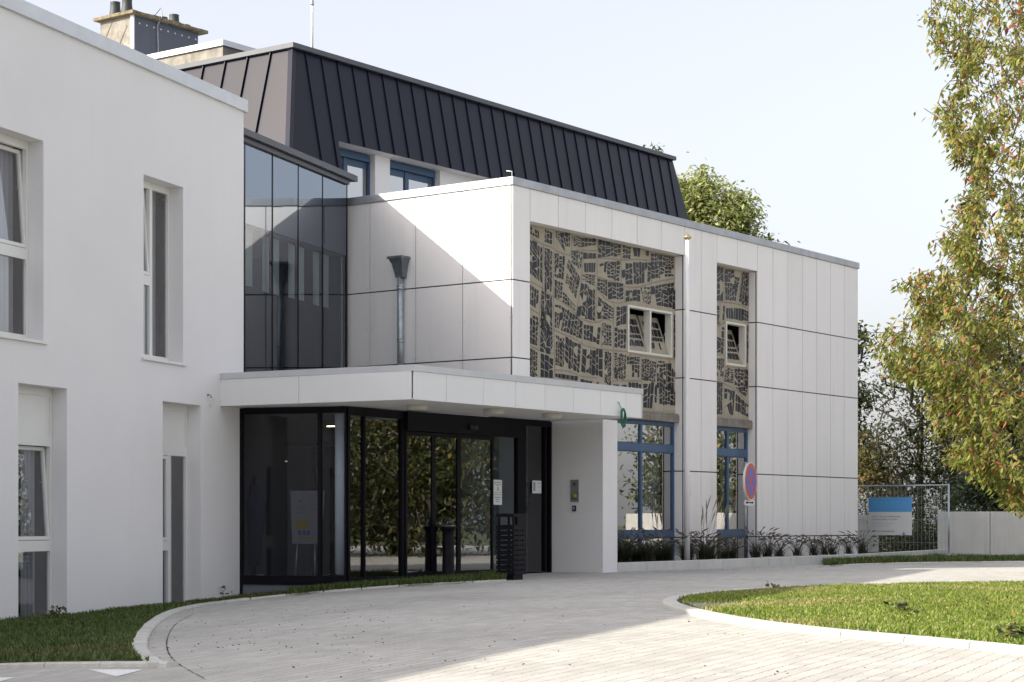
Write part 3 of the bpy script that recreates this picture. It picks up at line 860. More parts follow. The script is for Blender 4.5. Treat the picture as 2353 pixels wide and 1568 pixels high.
def R4(x0, y0, x1, y1, x2, y2, x3, y3): return [(x0, y0), (x1, y1), (x2, y2), (x3, y3)]
C1 = [
 (R4(125, 182, 180, 212, 180, 265, 125, 232), 4, 2), (R4(224, 200, 270, 225, 268, 298, 222, 285), 3, 3), (R4(295, 212, 340, 225, 356, 345, 296, 250), 3, 4), (R4(336, 218, 392, 228, 388, 318, 362, 310), 3, 3),
 (R4(410, 240, 468, 258, 466, 322, 410, 312), 5, 5), (R4(474, 258, 566, 262, 563, 308, 474, 318), 4, 2), (R4(592, 275, 728, 305, 726, 376, 588, 388), 6, 3), (R4(750, 310, 802, 320, 798, 398, 750, 392), 3, 3),
 (R4(818, 322, 866, 330, 864, 384, 826, 385), 2, 1), (R4(905, 342, 926, 345, 924, 380, 906, 378), 1, 1), (R4(948, 360, 1107, 388, 1105, 450, 948, 440), 9, 3), (R4(948, 444, 1107, 452, 1105, 516, 950, 530), 8, 3),
 (R4(124, 280, 184, 312, 182, 548, 122, 480), 3, 6), (R4(190, 320, 206, 326, 204, 550, 190, 545), 1, 7), (R4(222, 335, 270, 350, 265, 605, 222, 598), 3, 7), (R4(290, 360, 356, 392, 345, 528, 290, 520), 4, 4), (R4(290, 545, 342, 562, 335, 664, 290, 655), 4, 3),
 (R4(384, 408, 458, 520, 446, 580, 374, 460), 5, 3), (R4(372, 500, 446, 570, 430, 662, 366, 560), 6, 4), (R4(404, 350, 474, 350, 464, 470, 404, 420), 5, 5), (R4(485, 357, 565, 362, 563, 400, 485, 400), 4, 1), (R4(488, 430, 562, 425, 558, 490, 494, 488), 5, 1), (R4(478, 500, 558, 508, 555, 582, 478, 540), 4, 4),
 (R4(594, 432, 640, 420, 634, 496, 594, 480), 2, 2), (R4(644, 420, 728, 420, 720, 552, 648, 515), 4, 4), (R4(745, 432, 810, 440, 812, 572, 745, 562), 3, 3), (R4(824, 425, 935, 430, 930, 546, 830, 568), 6, 3),
 (R4(775, 616, 862, 610, 862, 686, 772, 682), 4, 2), (R4(872, 600, 935, 590, 935, 702, 892, 696), 5, 8), (R4(948, 585, 1107, 556, 1105, 612, 948, 640), 7, 2), (R4(975, 640, 1107, 612, 1098, 736, 985, 712), 5, 3),
 (R4(580, 532, 640, 545, 640, 655, 580, 605), 4, 3), (R4(652, 560, 748, 572, 748, 668, 655, 672), 4, 4), (R4(472, 570, 556, 620, 556, 815, 442, 770), 5, 5), (R4(350, 622, 426, 716, 424, 748, 346, 692), 5, 3), (R4(202, 628, 266, 660, 272, 1022, 194, 1000), 4, 10),
 (R4(122, 582, 178, 612, 172, 740, 120, 700), 4, 3), (R4(122, 770, 174, 800, 168, 978, 118, 958), 3, 6), (R4(290, 706, 330, 712, 328, 740, 292, 725), 2, 1), (R4(290, 760, 330, 770, 318, 872, 290, 858), 3, 4), (R4(345, 725, 470, 822, 462, 935, 312, 868), 8, 4),
 (R4(588, 665, 686, 738, 680, 802, 582, 802), 5, 4), (R4(710, 725, 772, 727, 770, 832, 708, 850), 3, 3), (R4(490, 845, 594, 866, 584, 972, 490, 942), 5, 3), (R4(614, 840, 668, 852, 670, 985, 612, 972), 4, 7), (R4(696, 870, 770, 882, 764, 1002, 696, 988), 4, 4),
 (R4(122, 1012, 170, 1036, 168, 1192, 118, 1190), 4, 6), (R4(198, 1050, 275, 1072, 272, 1197, 196, 1197), 3, 3), (R4(298, 925, 352, 942, 350, 1132, 296, 1115), 4, 7), (R4(366, 940, 460, 986, 450, 1156, 360, 1118), 5, 4), (R4(486, 1010, 606, 1022, 606, 1196, 474, 1152), 6, 4), (R4(300, 1172, 438, 1190, 436, 1224, 300, 1202), 7, 1),
 (R4(628, 1040, 670, 1042, 668, 1242, 628, 1236), 3, 9), (R4(696, 1045, 768, 1052, 764, 1206, 696, 1200), 5, 8), (R4(780, 1060, 860, 1062, 858, 1112, 780, 1110), 4, 2), (R4(812, 1118, 860, 1118, 858, 1196, 812, 1194), 3, 2), (R4(884, 1080, 970, 1096, 964, 1226, 880, 1216), 6, 7), (R4(988, 1086, 1030, 1090, 1030, 1108, 990, 1104), 4, 1),
 (R4(986, 1118, 1105, 1112, 1105, 1270, 986, 1262), 7, 5), (R4(890, 1246, 958, 1246, 945, 1402, 890, 1395), 3, 3), (R4(964, 1250, 982, 1250, 978, 1372, 964, 1370), 1, 2), (R4(1000, 1272, 1105, 1272, 1100, 1386, 1002, 1380), 6, 3),
 (R4(470, 1212, 580, 1232, 578, 1262, 470, 1240), 6, 1), (R4(690, 1246, 770, 1252, 770, 1290, 690, 1285), 5, 2), (R4(792, 1240, 870, 1246, 865, 1390, 792, 1385), 4, 4), (R4(600, 1256, 670, 1262, 668, 1330, 600, 1325), 4, 3),
 (R4(1094, 782, 1106, 784, 1104, 1060, 1092, 1056), 1, 7)]
SEAM1 = [[(118, 250), (200, 300), (275, 322), (290, 345), (390, 378)], [(404, 222), (402, 345), (390, 378)], [(284, 195), (280, 330)], [(404, 345), (480, 342), (570, 345)], [(578, 255), (574, 520)], [(572, 395), (650, 395), (740, 410), (830, 402), (930, 410)], [(736, 300), (738, 560)], [(940, 345), (944, 540), (936, 700)],
 [(574, 520), (660, 550), (735, 565), (760, 590), (860, 595), (945, 560), (1110, 530)], [(118, 550), (200, 590), (280, 660), (345, 690), (440, 785), (500, 820), (570, 835), (640, 800), (690, 830)], [(212, 310), (208, 600), (185, 740), (182, 1000)], [(278, 350), (280, 660), (284, 900), (290, 1200)], [(480, 345), (470, 560), (430, 790)], [(570, 560), (568, 830)],
 [(575, 605), (640, 680), (700, 700), (780, 690)], [(118, 735), (182, 770)], [(118, 985), (200, 1025), (284, 1040)], [(284, 880), (350, 910), (430, 940), (475, 980), (540, 1000), (600, 1010), (690, 1020), (775, 1025)], [(478, 820), (470, 1160)], [(690, 705), (685, 860), (683, 1240)], [(604, 840), (606, 1000)], [(775, 1030), (860, 1052), (1000, 1072), (1110, 1080)], [(290, 1150), (400, 1160), (460, 1195), (580, 1205)], [(690, 1225), (780, 1222), (870, 1225)], [(873, 1070), (878, 1430)], [(975, 1080), (985, 1280)], [(765, 600), (760, 690)]]
C2 = [
 (R4(190, 115, 240, 122, 240, 386, 188, 386), 2, 5), (R4(258, 118, 338, 132, 336, 236, 258, 230), 3, 3), (R4(344, 186, 388, 200, 368, 312, 342, 306), 2, 3), (R4(262, 245, 368, 256, 350, 402, 268, 386), 5, 3),
 (R4(416, 152, 468, 160, 466, 442, 384, 402), 4, 7), (R4(188, 440, 208, 446, 206, 606, 188, 604), 1, 3), (R4(242, 445, 258, 450, 253, 572, 235, 566), 1, 2), (R4(275, 466, 412, 470, 410, 576, 275, 552), 7, 1), (R4(420, 480, 467, 496, 465, 582, 420, 570), 3, 3),
 (R4(230, 634, 253, 634, 253, 663, 230, 662), 1, 1), (R4(188, 680, 250, 685, 240, 862, 188, 860), 2, 3), (R4(188, 920, 248, 920, 240, 1070, 188, 1060), 4, 4), (R4(268, 1000, 326, 1010, 326, 1138, 256, 1112), 4, 5), (R4(350, 1010, 460, 1020, 456, 1160, 350, 1150), 5, 4),
 (R4(350, 1172, 460, 1165, 440, 1256, 390, 1216), 5, 2), (R4(188, 1130, 234, 1150, 230, 1402, 186, 1392), 3, 6), (R4(258, 1175, 344, 1210, 332, 1292, 255, 1270), 4, 2), (R4(278, 1330, 340, 1286, 330, 1418, 302, 1412), 3, 1), (R4(360, 1238, 462, 1330, 458, 1428, 356, 1380), 6, 3), (R4(455, 640, 468, 640, 464, 950, 452, 948), 1, 6)]
SEAM2 = [[(245, 100), (255, 415)], [(410, 130), (365, 420)], [(188, 405), (260, 415), (365, 425), (475, 475)], [(215, 420), (212, 630)], [(260, 590), (190, 630)], [(188, 880), (260, 880)], [(188, 1105), (260, 1145), (340, 1180), (475, 1320)], [(250, 890), (250, 1430)], [(335, 1000), (338, 1180), (350, 1290)], [(250, 1350), (350, 1285), (385, 1250)], [(260, 990), (475, 1000)]]

def make_screen(name, op, cells, seams, ox, oy, sc_, casem, zb, seed, label):
    rnd = random.Random(seed)
    a0, a1 = op[0] + .003, op[1] - .003
    z0, z1 = zb, ZO - .004
    ca0, ca1, cz0, cz1 = casem
    mb = MB()
    # slab with a hole for the casement
    for (p, q, r_, s_) in ((a0, ca0, z0, z1), (ca1, a1, z0, z1), (ca0, ca1, z0, cz0), (ca0, ca1, cz1, z1)):
        mb.bb(p, q, REC, REC + .10, r_, s_, 0)
    for qd, nx, ny in cells_to_plane(cells, ox, oy, sc_, REC):
        for sh in shards(qd, nx, ny, rnd):
            c_ = sum(sh) / len(sh)
            if ca0 - .03 < c_[0] < ca1 + .03 and cz0 - .03 < c_[1] < cz1 + .03: continue
            if not (a0 < c_[0] < a1 and z0 < c_[1] < z1): continue
            n_ = len(sh)
            fr = [W(min(max(p[0], a0), a1), REC - .003, p[1]) for p in sh]
            bk = [W(p[0], REC + .004, p[1]) for p in sh]
            mb.add(fr + bk, [tuple(range(n_))] + [(i, n_ + i, n_ + (i + 1) % n_, (i + 1) % n_) for i in range(n_)], 1)
    for sm_ in seams:
        pp = [faz((ox + X / sc_) / 1.088, (oy + Y / sc_) / 1.088, REC) for X, Y in sm_]
        pp = smooth_path([V(a_, z_) for a_, z_ in pp], 2)
        for p, q in zip(pp, pp[1:]):
            mid = (p + q) / 2
            if not (a0 + .02 < mid[0] < a1 - .02 and z0 < mid[1] < z1 - .02) or (ca0 - .02 < mid[0] < ca1 + .02 and cz0 - .02 < mid[1] < cz1 + .02): continue
            d = (q - p); d /= (np.linalg.norm(d) + 1e-9); nn = V(-d[1], d[0]) * .016
            mb.add([W(p[0] - nn[0], REC - .0015, p[1] - nn[1]), W(q[0] - nn[0], REC - .0015, q[1] - nn[1]), W(q[0] + nn[0], REC - .0015, q[1] + nn[1]), W(p[0] + nn[0], REC - .0015, p[1] + nn[1])], [(0, 1, 2, 3)], 2)
    for i in range(2):
        aa = ca0 + .05 + i * (ca1 - ca0 - .2); mb.add([W(aa, REC - .0025, cz0 - .005), W(aa + .09, REC - .0025, cz0 - .005), W(aa + .055, REC - .0025, cz0 - .28), W(aa + .03, REC - .0025, cz0 - .22)], [(0, 3, 2, 1)], 3)
    o = build('lattice_screen', mb, [M['screen'], M['shard'], M['seam'], M['rust']], block)
    o['label'] = label
    return o

def make_casement(parent, rect, nsash, seed):
    a0, a1, z0, z1 = rect; rnd = random.Random(seed)
    fw = .045; b0, b1 = REC - .012, REC + .14
    fr = MB()
    fr.bb(a0, a0 + fw, b0, b1, z0, z1); fr.bb(a1 - fw, a1, b0, b1, z0, z1)
    fr.bb(a0 + fw, a1 - fw, b0, b1, z0, z0 + fw); fr.bb(a0 + fw, a1 - fw, b0, b1, z1 - fw, z1)
    if nsash == 2:
        mm = (a0 + a1) / 2; fr.bb(mm - .028, mm + .028, b0 + .002, b1, z0 + fw, z1 - fw)
        cols = [(a0 + fw, mm - .028), (mm + .028, a1 - fw)]
    else: cols = [(a0 + fw, a1 - fw)]
    f = build('casement', fr, M['cream'], parent)
    th = radians(19)
    for c0, c1 in cols:
        za, H = z0 + fw + .01, (z1 - z0 - 2 * fw) * .96
        def Q(a_, h_, u): return W(a_, REC + .05 + h_ * sin(th) + u * cos(th), za + h_ * cos(th) - u * sin(th))
        s = MB()
        s.hexa([Q(c0 + .015, 0, 0), Q(c1 - .015, 0, 0), Q(c1 - .015, 0, .05), Q(c0 + .015, 0, .05), Q(c0 + .015, H, 0), Q(c1 - .015, H, 0), Q(c1 - .015, H, .05), Q(c0 + .015, H, .05)], 0)
        W_, m_ = c1 - c0, .05
        rowsz = [(.12, .30), (.34, .44), (.47, .66), (.70, .86)]
        for r0, r1 in rowsz:
            nx = rnd.choice((4, 5, 6)); qd = [(c0 + m_ + .02, H * r1), (c1 - m_ - .02, H * (r1 + .02)), (c1 - m_ - .02, H * r0), (c0 + m_ + .02, H * (r0 - .02))]
            for sh in shards(qd, nx, 1, rnd, d=.008):
                n_ = len(sh)
                s.add([Q(p[0], p[1], -.004) for p in sh], [tuple(range(n_))], 1)
        build('tilted_sash', s, [M['screen'], M['shard']], f)
        st = MB(); st.tube([Q(c1 - .03, H * .45, .0), W(c1 - .005, REC + .12, za + H * .62)], .008, 6); build('stay', st, M['galv'], f)
    return f
def rect_from(tl, br, b):
    a0, _ = faz(tl[0], tl[1], b); a1, _ = faz(br[0], br[1], b)
    zt = .5 * (faz(tl[0], tl[1], b)[1] + faz(tl[2], tl[3], b)[1]); zb = .5 * (faz(br[0], br[1], b)[1] + faz(br[2], br[3], b)[1])
    return (a0, a1, zb, zt)
k1 = rect_from((1442.5, 701.3, 1545, 717), (1544, 821.7, 1442.5, 810), REC)
k2 = rect_from((1667.6, 739, 1714, 745.6), (1712.8, 844.4, 1667.6, 838), REC)
ZL0, ZL1 = 3.05, 3.20
s1o = make_screen('lattice_screen', o1, C1, SEAM1, 1280, 500, 2.7045, k1, ZL1, 11, 'wide concrete lattice screen set with dark glass shards')
s2o = make_screen('lattice_screen', o2, C2, SEAM2, 1740, 640, 3.563, k2, ZL1, 12, 'narrow concrete lattice screen set with dark glass shards')
make_casement(s1o, k1, 2, 3); make_casement(s2o, k2, 1, 4)
def blue_window(op, mull, name):
    a0, a1 = op[0] + .004, op[1] - .004
    li = MB(); li.bb(a0, a1 + .06, REC - .10, REC + .12, ZL0, ZL1 - .004); li.bb(a0, a1 + .05, REC - .08, REC, ZL1 - .004, ZL1 + .03)
    build('lintel', li, M['lintel'], block, bevel=.008)
    a0 = max(a0, 6.29)
    f = MB(); b0, b1 = REC + .02, REC + .10
    zt = ZL0 - .003
    def bar(p, q, r_, s_, db=0): f.bb(p, q, b0 - db, b1 + db, r_, s_)
    zz = [-.05, .66, .80, 2.42, 2.57, zt - .07, zt]
    bar(a0, a1, zz[5], zz[6]); bar(a0 + .06, a1 - .06, zz[3], zz[4], .01); bar(a0 + .06, a1 - .06, zz[1], zz[2], .01)
    bar(a0, a0 + .06, zz[0], zz[5]); bar(a1 - .06, a1, zz[0], zz[5])
    for m_ in mull:
        for r0, r1 in ((zz[0], zz[1]), (zz[2], zz[3]), (zz[4], zz[5])): bar(m_ - .035, m_ + .035, r0, r1)
    o = build('window', f, M['blue'], block)
    xs = [a0 + .06] + sorted(mull) + [a1 - .06]
    rim = MB(); gl = MB()
    for p, q in zip(xs, xs[1:]):
        p2 = p + (.035 if p in mull else 0); q2 = q - (.035 if q in mull else 0)
        for r0, r1 in ((zz[0], zz[1]), (zz[2], zz[3]), (zz[4], zz[5])):
            gl.add([W(p2, b0 + .03, r0), W(q2, b0 + .03, r0), W(q2, b0 + .03, r1), W(p2, b0 + .03, r1)], [(0, 1, 2, 3)])
            t = .022
            rim.bb(p2, p2 + t, b0 + .01, b0 + .028, r0, r1); rim.bb(q2 - t, q2, b0 + .01, b0 + .028, r0, r1)
            rim.bb(p2 + t, q2 - t, b0 + .01, b0 + .028, r0, r0 + t); rim.bb(p2 + t, q2 - t, b0 + .01, b0 + .028, r1 - t, r1)
    build('sash', rim, M['dblue'], o)
    build('pane', gl, M['gblue'], o)
    cu = MB(); c0 = a1 - .55
    vs = []
    for i in range(41):
        a_ = c0 + (a1 - c0) * i / 40; vs += [W(a_, .62 + .03 * sin(i * 1.1), .0), W(a_, .62 + .03 * sin(i * 1.1), 3.0)]
    cu.add(vs, [(2 * i, 2 * i + 2, 2 * i + 3, 2 * i + 1) for i in range(40)], 0, True)
    build('curtain', cu, M['curtain'], o)
m1 = fa(1474, REC + .02)[0]
blue_window(o1, [m1], 'window')
blue_window(o2, [fa(1673, REC + .02)[0]], 'window')

# hook on the corner of the parapet
pk = W(aC + .02, .03, ZC)
hk = thing('parapet_hook', pk, 'small white bent rod standing on the front corner of the clad block parapet', 'rod')
mb = MB(); mb.tube([pk, (pk[0], pk[1], ZC + .10), (pk[0] - .10, pk[1] + .01, ZC + .11)], .01, 6); build('rod', mb, M['cream'], hk)

# ================================================================== MANSARD STOREY
bT = 5.0; ZMT = 10.27; SLP = .20; SLP2 = .26
aM0 = fa(672, bT)[0]; aM1 = fa(1545, bT)[0]
ZM0 = 6.9
man = thing('mansard_storey', (*W(aM0, bT, ZM0)[:2], ZM0), 'upper storey behind the clad block with dark standing seam mansard roof and blue windows', 'building')
def bF(z): return bT - (ZMT - z) * SLP
def aL(z): return aM0 - (ZMT - z) * SLP2
def aR(z): return aM1 + (ZMT - z) * SLP
# opening for the windows
def man_az(px, py):
    z = 9.0
    for _ in range(20):
        a_, D = fa(px, bF(z)); z = zat(py, D)
    return a_, z
oa0, oz1 = man_az(777, 322)
oa1, oz1b = man_az(1125, 412)
oz1 = (oz1 + oz1b) / 2; oa1 += .35
mb = MB()
def mf(a0, a1, z0, z1, mbx=mb):
    pass
def front_quad(a0t, a1t, a0b, a1b, z0, z1, mbx):
    mbx.add([W(a0b, bF(z0), z0), W(a1b, bF(z0), z0), W(a1t, bF(z1), z1), W(a0t, bF(z1), z1)], [(0, 1, 2, 3)])
front_quad(aL(ZMT), aR(ZMT), aL(oz1), aR(oz1), oz1, ZMT, mb)
front_quad(aL(oz1), oa0, aL(ZM0), oa0, ZM0, oz1, mb)
front_quad(oa1, aR(oz1), oa1, aR(ZM0), ZM0, oz1, mb)
LB = 9.0
mb.add([W(aL(ZM0), bF(ZM0), ZM0), W(aL(ZMT), bT, ZMT), W(aL(ZMT), bT + LB, ZMT), W(aL(ZM0), bT + LB, ZM0)], [(0, 1, 2, 3)])
mb.add([W(aR(ZM0), bF(ZM0), ZM0), W(aR(ZMT), bT, ZMT), W(aR(ZMT), bT + LB, ZMT), W(aR(ZM0), bT + LB, ZM0)], [(3, 2, 1, 0)])
mb.add([W(aL(ZM0), bT + LB, ZM0), W(aR(ZM0), bT + LB, ZM0), W(aR(ZMT), bT + LB, ZMT), W(aL(ZMT), bT + LB, ZMT)], [(0, 1, 2, 3)])
mb.add([W(aL(ZMT), bT, ZMT), W(aR(ZMT), bT, ZMT), W(aR(ZMT), bT + LB, ZMT), W(aL(ZMT), bT + LB, ZMT)], [(0, 1, 2, 3)])
# cheeks of the opening
bw = bF(oz1) + .30
for q, s_ in ((oa0, 1), (oa1, -1)):
    mb.add([W(q, bF(ZM0), ZM0), W(q, bF(oz1), oz1), W(q, bw + .2, oz1), W(q, bw + .2, ZM0)], [(0, 1, 2, 3)])
# standing seams
a_ = fa(700, bT)[0]; step = (fa(1545, bT)[0] - a_) / 29.5
def seam_front(at):
    z0 = oz1 if oa0 - .02 < at < oa1 + .02 else ZM0
    lean = .0
    p0, p1 = W(at, bF(z0), z0), W(at, bT, ZMT)
    d = V(*p1) - V(*p0)
    mb.hexa([W(at - .009, bF(z0), z0), W(at - .009, bF(z0) - .03, z0), W(at + .009, bF(z0) - .03, z0), W(at + .009, bF(z0), z0),
             W(at - .009, bT, ZMT - .02), W(at - .009, bT - .03, ZMT - .02), W(at + .009, bT - .03, ZMT - .02), W(at + .009, bT, ZMT - .02)])
while a_ < aM1 + .4:
    if a_ <= aM1: seam_front(a_)
    a_ += step
bb_ = bT + .55
while bb_ < bT + LB:
    mb.hexa([W(aL(ZM0), bb_ - .012, ZM0), W(aL(ZM0) - .05, bb_ - .012, ZM0), W(aL(ZM0) - .05, bb_ + .012, ZM0), W(aL(ZM0), bb_ + .012, ZM0),
             W(aM0, bb_ - .012, ZMT - .02), W(aM0 - .05, bb_ - .012, ZMT - .02), W(aM0 - .05, bb_ + .012, ZMT - .02), W(aM0, bb_ + .012, ZMT - .02)])
    bb_ += .62
# hip cover strips
mb.hexa([W(aL(ZM0) - .03, bF(ZM0) - .03, ZM0), W(aL(ZM0) + .10, bF(ZM0) - .012, ZM0), W(aL(ZM0) + .05, bF(ZM0) + .05, ZM0), W(aL(ZM0) - .012, bF(ZM0) + .10, ZM0),
         W(aM0 - .03, bT - .03, ZMT), W(aM0 + .10, bT - .012, ZMT), W(aM0 + .05, bT + .05, ZMT), W(aM0 - .012, bT + .10, ZMT)])
build('mansard_roof', mb, M['stand'], man)
mb = MB()
mb.bb(aM0 - .08, aM1 + .05, bT - .09, bT + .2, ZMT - .02, ZMT + .075); mb.bb(aM0 - .08, aM0 + .2, bT + .203, bT + LB, ZMT - .02, ZMT + .075)
build('roof_edge', mb, M['edge'], man)
# soffit + wall + windows
mb = MB(); mb.bb(oa0 + .003, oa1 - .003, bF(oz1) + .01, bw + .25, oz1 + .002, oz1 + .03); build('soffit', mb, M['soffit'], man)
def wa(px): return fa(px, bw)[0]
piers = [(wa(851) + .0, wa(897)), (wa(1007), oa1)]
mb = MB()
p1a, p1b = fa(862, bw)[0], fa(896, bw)[0]; p2a = fa(1011, bw)[0]
mb.bb(p1a, p1b, bw, bw + .25, ZM0, oz1); build('pier', mb, M['panel'], man); mb = MB(); mb.bb(p2a, p2a + 1.22, bw, bw + .25, ZM0, oz1); mb.bb(p2a + 1.228, oa1, bw, bw + .25, ZM0, oz1)
build('pier', mb, M['panel'], man)
def attic_window(a0, a1, mull):
    f = MB(); b0, b1 = bw + .14, bw + .20; zt = oz1 - .003
    f.bb(a0, a1, b0, b1, zt - .10, zt); f.bb(a0, a0 + .06, b0, b1, ZM0, zt - .10); f.bb(a1 - .06, a1, b0, b1, ZM0, zt - .10)
    f.bb(a0 + .07, a1 - .07, b0 - .06, b0 - .002, zt - .16, zt - .02)    # shutter box
    xs = [a0 + .06] + mull + [a1 - .06]
    for m_ in mull: f.bb(m_ - .06, m_ + .06, b0, b1, ZM0, zt - .10)
    for p, q in zip(xs, xs[1:]):
        f.bb(p + (.06 if p in mull else 0), q - (.06 if q in mull else 0), b0 + .02, b1 - .01, zt - .30, zt - .10)
    o = build('window', f, M['dblue'], man)
    g = MB()
    for p, q in zip(xs, xs[1:]):
        g.add([W(p, b0 + .03, ZM0), W(q, b0 + .03, ZM0), W(q, b0 + .03, zt - .28), W(p, b0 + .03, zt - .28)], [(0, 1, 2, 3)])
    build('pane', g, M['gblue'], o)
attic_window(oa0 + .02, p1a - .003, [fa(806, bw)[0]])
attic_window(p1b + .003, p2a - .003, [fa(947, bw)[0]])
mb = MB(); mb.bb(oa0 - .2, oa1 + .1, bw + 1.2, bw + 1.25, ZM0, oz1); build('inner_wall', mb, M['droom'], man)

# roof top block and chimney (behind)
rb = thing('rooftop_block', (*W(0, 8, 10)[:2], 10.0), 'grey weathered concrete rooftop block with pale metal edge behind the mansard', 'rooftop block')
def corner(px, py, D): return V((px - CX) / F * D, D), zat(py, D)
pc, zc = corner(512, 92, 42.0); ca_, cb_ = ab(pc)
mb = MB(); mb.bb(ca_, ca_ + 5, cb_, cb_ + 7, 9.6, zc - .13); build('wall', mb, M['oldconc'], rb)
mb = MB(); mb.bb(ca_ - .05, ca_ + 5.05, cb_ - .05, cb_ + 7.05, zc - .127, zc); build('edge_trim', mb, M['alu'], rb)
pc, zc = corner(305, 30, 45.0); ca_, cb_ = ab(pc)
ch = thing('chimney', (pc[0], pc[1], 10), 'wide roof chimney clad in dark sheet and diamond slates with four dark pots', 'chimney')
def fa_b(px, b): return fa(px, b)[0]
ca1 = fa_b(455, cb_); cbL = (lambda t: t)(on_plane(230, O + ca_ * A, B)[2])
mb = MB(); mb.bb(ca_ + .05, ca1, cb_, cbL, 9.6, zc - .03, 0); mb.bb(ca_ + .002, ca_ + .05, cb_ - .012, cb_ + .09, 9.6, zc - .03, 1)
rv = random.Random(2)
for i in range(9):
    c = W(ca_ + .2 + i * (ca1 - ca_ - .3) / 8, cb_ - .004, zc - .22); mb.ob(c, (A[0] * .035, A[1] * .035, 0), (B[0] * .01, B[1] * .01, 0), (0, 0, .035), 1)
build('dark_cladding', mb, [M['slate'], M['alu']], ch)
# diamond slates on the sunlit side
mb = MB(); Wd = cbL - cb_ - .10; sl0 = cb_ + .10
mb.bb(ca_ + .01, ca_ + .049, sl0, cbL, 9.6, zc - .03, 0)
for i in range(-4, 8):
    p = V(sl0, zc - .1) + V(i * .62, 0); 
    for (dx, dz) in ((.75, -1.2),):
        n_ = 12
        for k in range(n_):
            q0 = p + V(dx, dz) * k / n_ * 1.6; q1 = p + V(dx, dz) * (k + 1) / n_ * 1.6
            if sl0 < q0[0] < cbL and sl0 < q1[0] < cbL:
                mb.add([W(ca_ + .004, q0[0] - .016, q0[1]), W(ca_ + .004, q1[0] - .016, q1[1]), W(ca_ + .004, q1[0] + .016, q1[1]), W(ca_ + .004, q0[0] + .016, q0[1])], [(0, 1, 2, 3), (3, 2, 1, 0)], 1)
build('slate_cladding', mb, [M['oldconc'], M['lintel']], ch)
mb = MB(); rnd = random.Random(3)
nseg = 16
for i in range(nseg):
    a0 = ca_ - .12 + (ca1 - ca_ + .34) * i / nseg; a1 = ca_ - .12 + (ca1 - ca_ + .34) * (i + 1) / nseg
    mb.bb(a0, a1, cb_ - .12 - rnd.uniform(0, .03), cbL + .12, zc - .02 - rnd.uniform(0, .02), zc + .03 + rnd.uniform(0, .03))
build('cap_slab', mb, M['moss'], ch)
def on_b(px, b): return fa(px, b)[0]
for px, py, dd in ((265, 5, .75), (292, 0, .30), (374, 40, .80), (400, 34, .35)):
    b_ = cb_ + dd * (cbL - cb_) ; a_, D = fa(px, b_)
    h = zat(py, D) - (zc + .06); c = W(a_, b_, zc + .05)
    mb = MB(); mb.lathe(c, [(.155, 0), (.15, .05), (.125, h * .55), (.118, h - .02), (.125, h), (.10, h)], 16); build('flue_pot', mb, M['pot'], ch)
mb = MB(); aw = on_b(358, cb_); mb.tube([W(aw + .1, cb_ + .2, zc + .1), W(aw + .12, cb_ - .05, zc + .3), W(aw + .08, cb_ - .15, zc + .1), W(aw + .02, cb_ - .04, zc - .15), W(aw + .05, cb_ - .03, zc - .7), W(aw, cb_ - .03, 9.7)], .012, 6); build('conductor_wire', mb, M['galv'], ch)

# antenna mast
px_ = 717; a_, D = fa(px_, 5.8)
base = W(a_, 5.8, ZMT)
at_ = thing('antenna_mast', base, 'thin white antenna mast rising from the mansard roof against the sky', 'antenna')
mb = MB(); mb.tube([base, (base[0], base[1], ZMT + 1.3), (base[0] + .01, base[1], ZMT + 1.32), (base[0] + .01, base[1], ZMT + 3.2)], [.028, .026, .016, .014], 8); build('mast', mb, M['pole'], at_)
mb = MB(); mb.lathe((base[0], base[1], ZMT + 1.26), [(.03, 0), (.04, .02), (.04, .1), (.025, .12)], 10); build('clamp', mb, M['galv'], at_)

# ================================================================== GLASS STAIRWELL
G0 = V(-3.17, 36.85); ge = V(.326, .946); ge /= np.linalg.norm(ge); gn = V(ge[1], -ge[0])
stw = thing('glass_stairwell', (G0[0], G0[1], 0), 'dark mirror glazed stairwell between the rendered building and the clad block', 'building')
def Gp(u, d, z): return (G0[0] - ge[0] * u + gn[0] * d, G0[1] - ge[1] * u + gn[1] * d, z)
def gu(px):
    x, y, t = on_plane(px, G0, ge); return -t
mx = [797, 741, 685, 626, 562]
mu = [gu(x) for x in mx]; stp = mu[-1] - mu[-2]; mu += [mu[-1] + stp * i for i in (1, 2)]
Z0, ZTR, ZGT = 2.9, 6.13, 7.50
def gbox(mb, u0, u1, d0, d1, z0, z1, m=0): mb.hexa([Gp(u0, d0, z0), Gp(u1, d0, z0), Gp(u1, d1, z0), Gp(u0, d1, z0), Gp(u0, d0, z1), Gp(u1, d0, z1), Gp(u1, d1, z1), Gp(u0, d1, z1)], m)
fr = MB(); g1_, g2_ = MB(), MB(); bl = MB(); rndg = random.Random(8)
for u in mu: gbox(fr, u - .022, u + .022, -.06, .004, Z0, ZGT)
gbox(fr, mu[0] + .022, mu[0] + .07, -.06, .003, Z0, ZTR)
gbox(fr, mu[0], mu[-1], -.08, -.01, ZTR - .03, ZTR + .03)
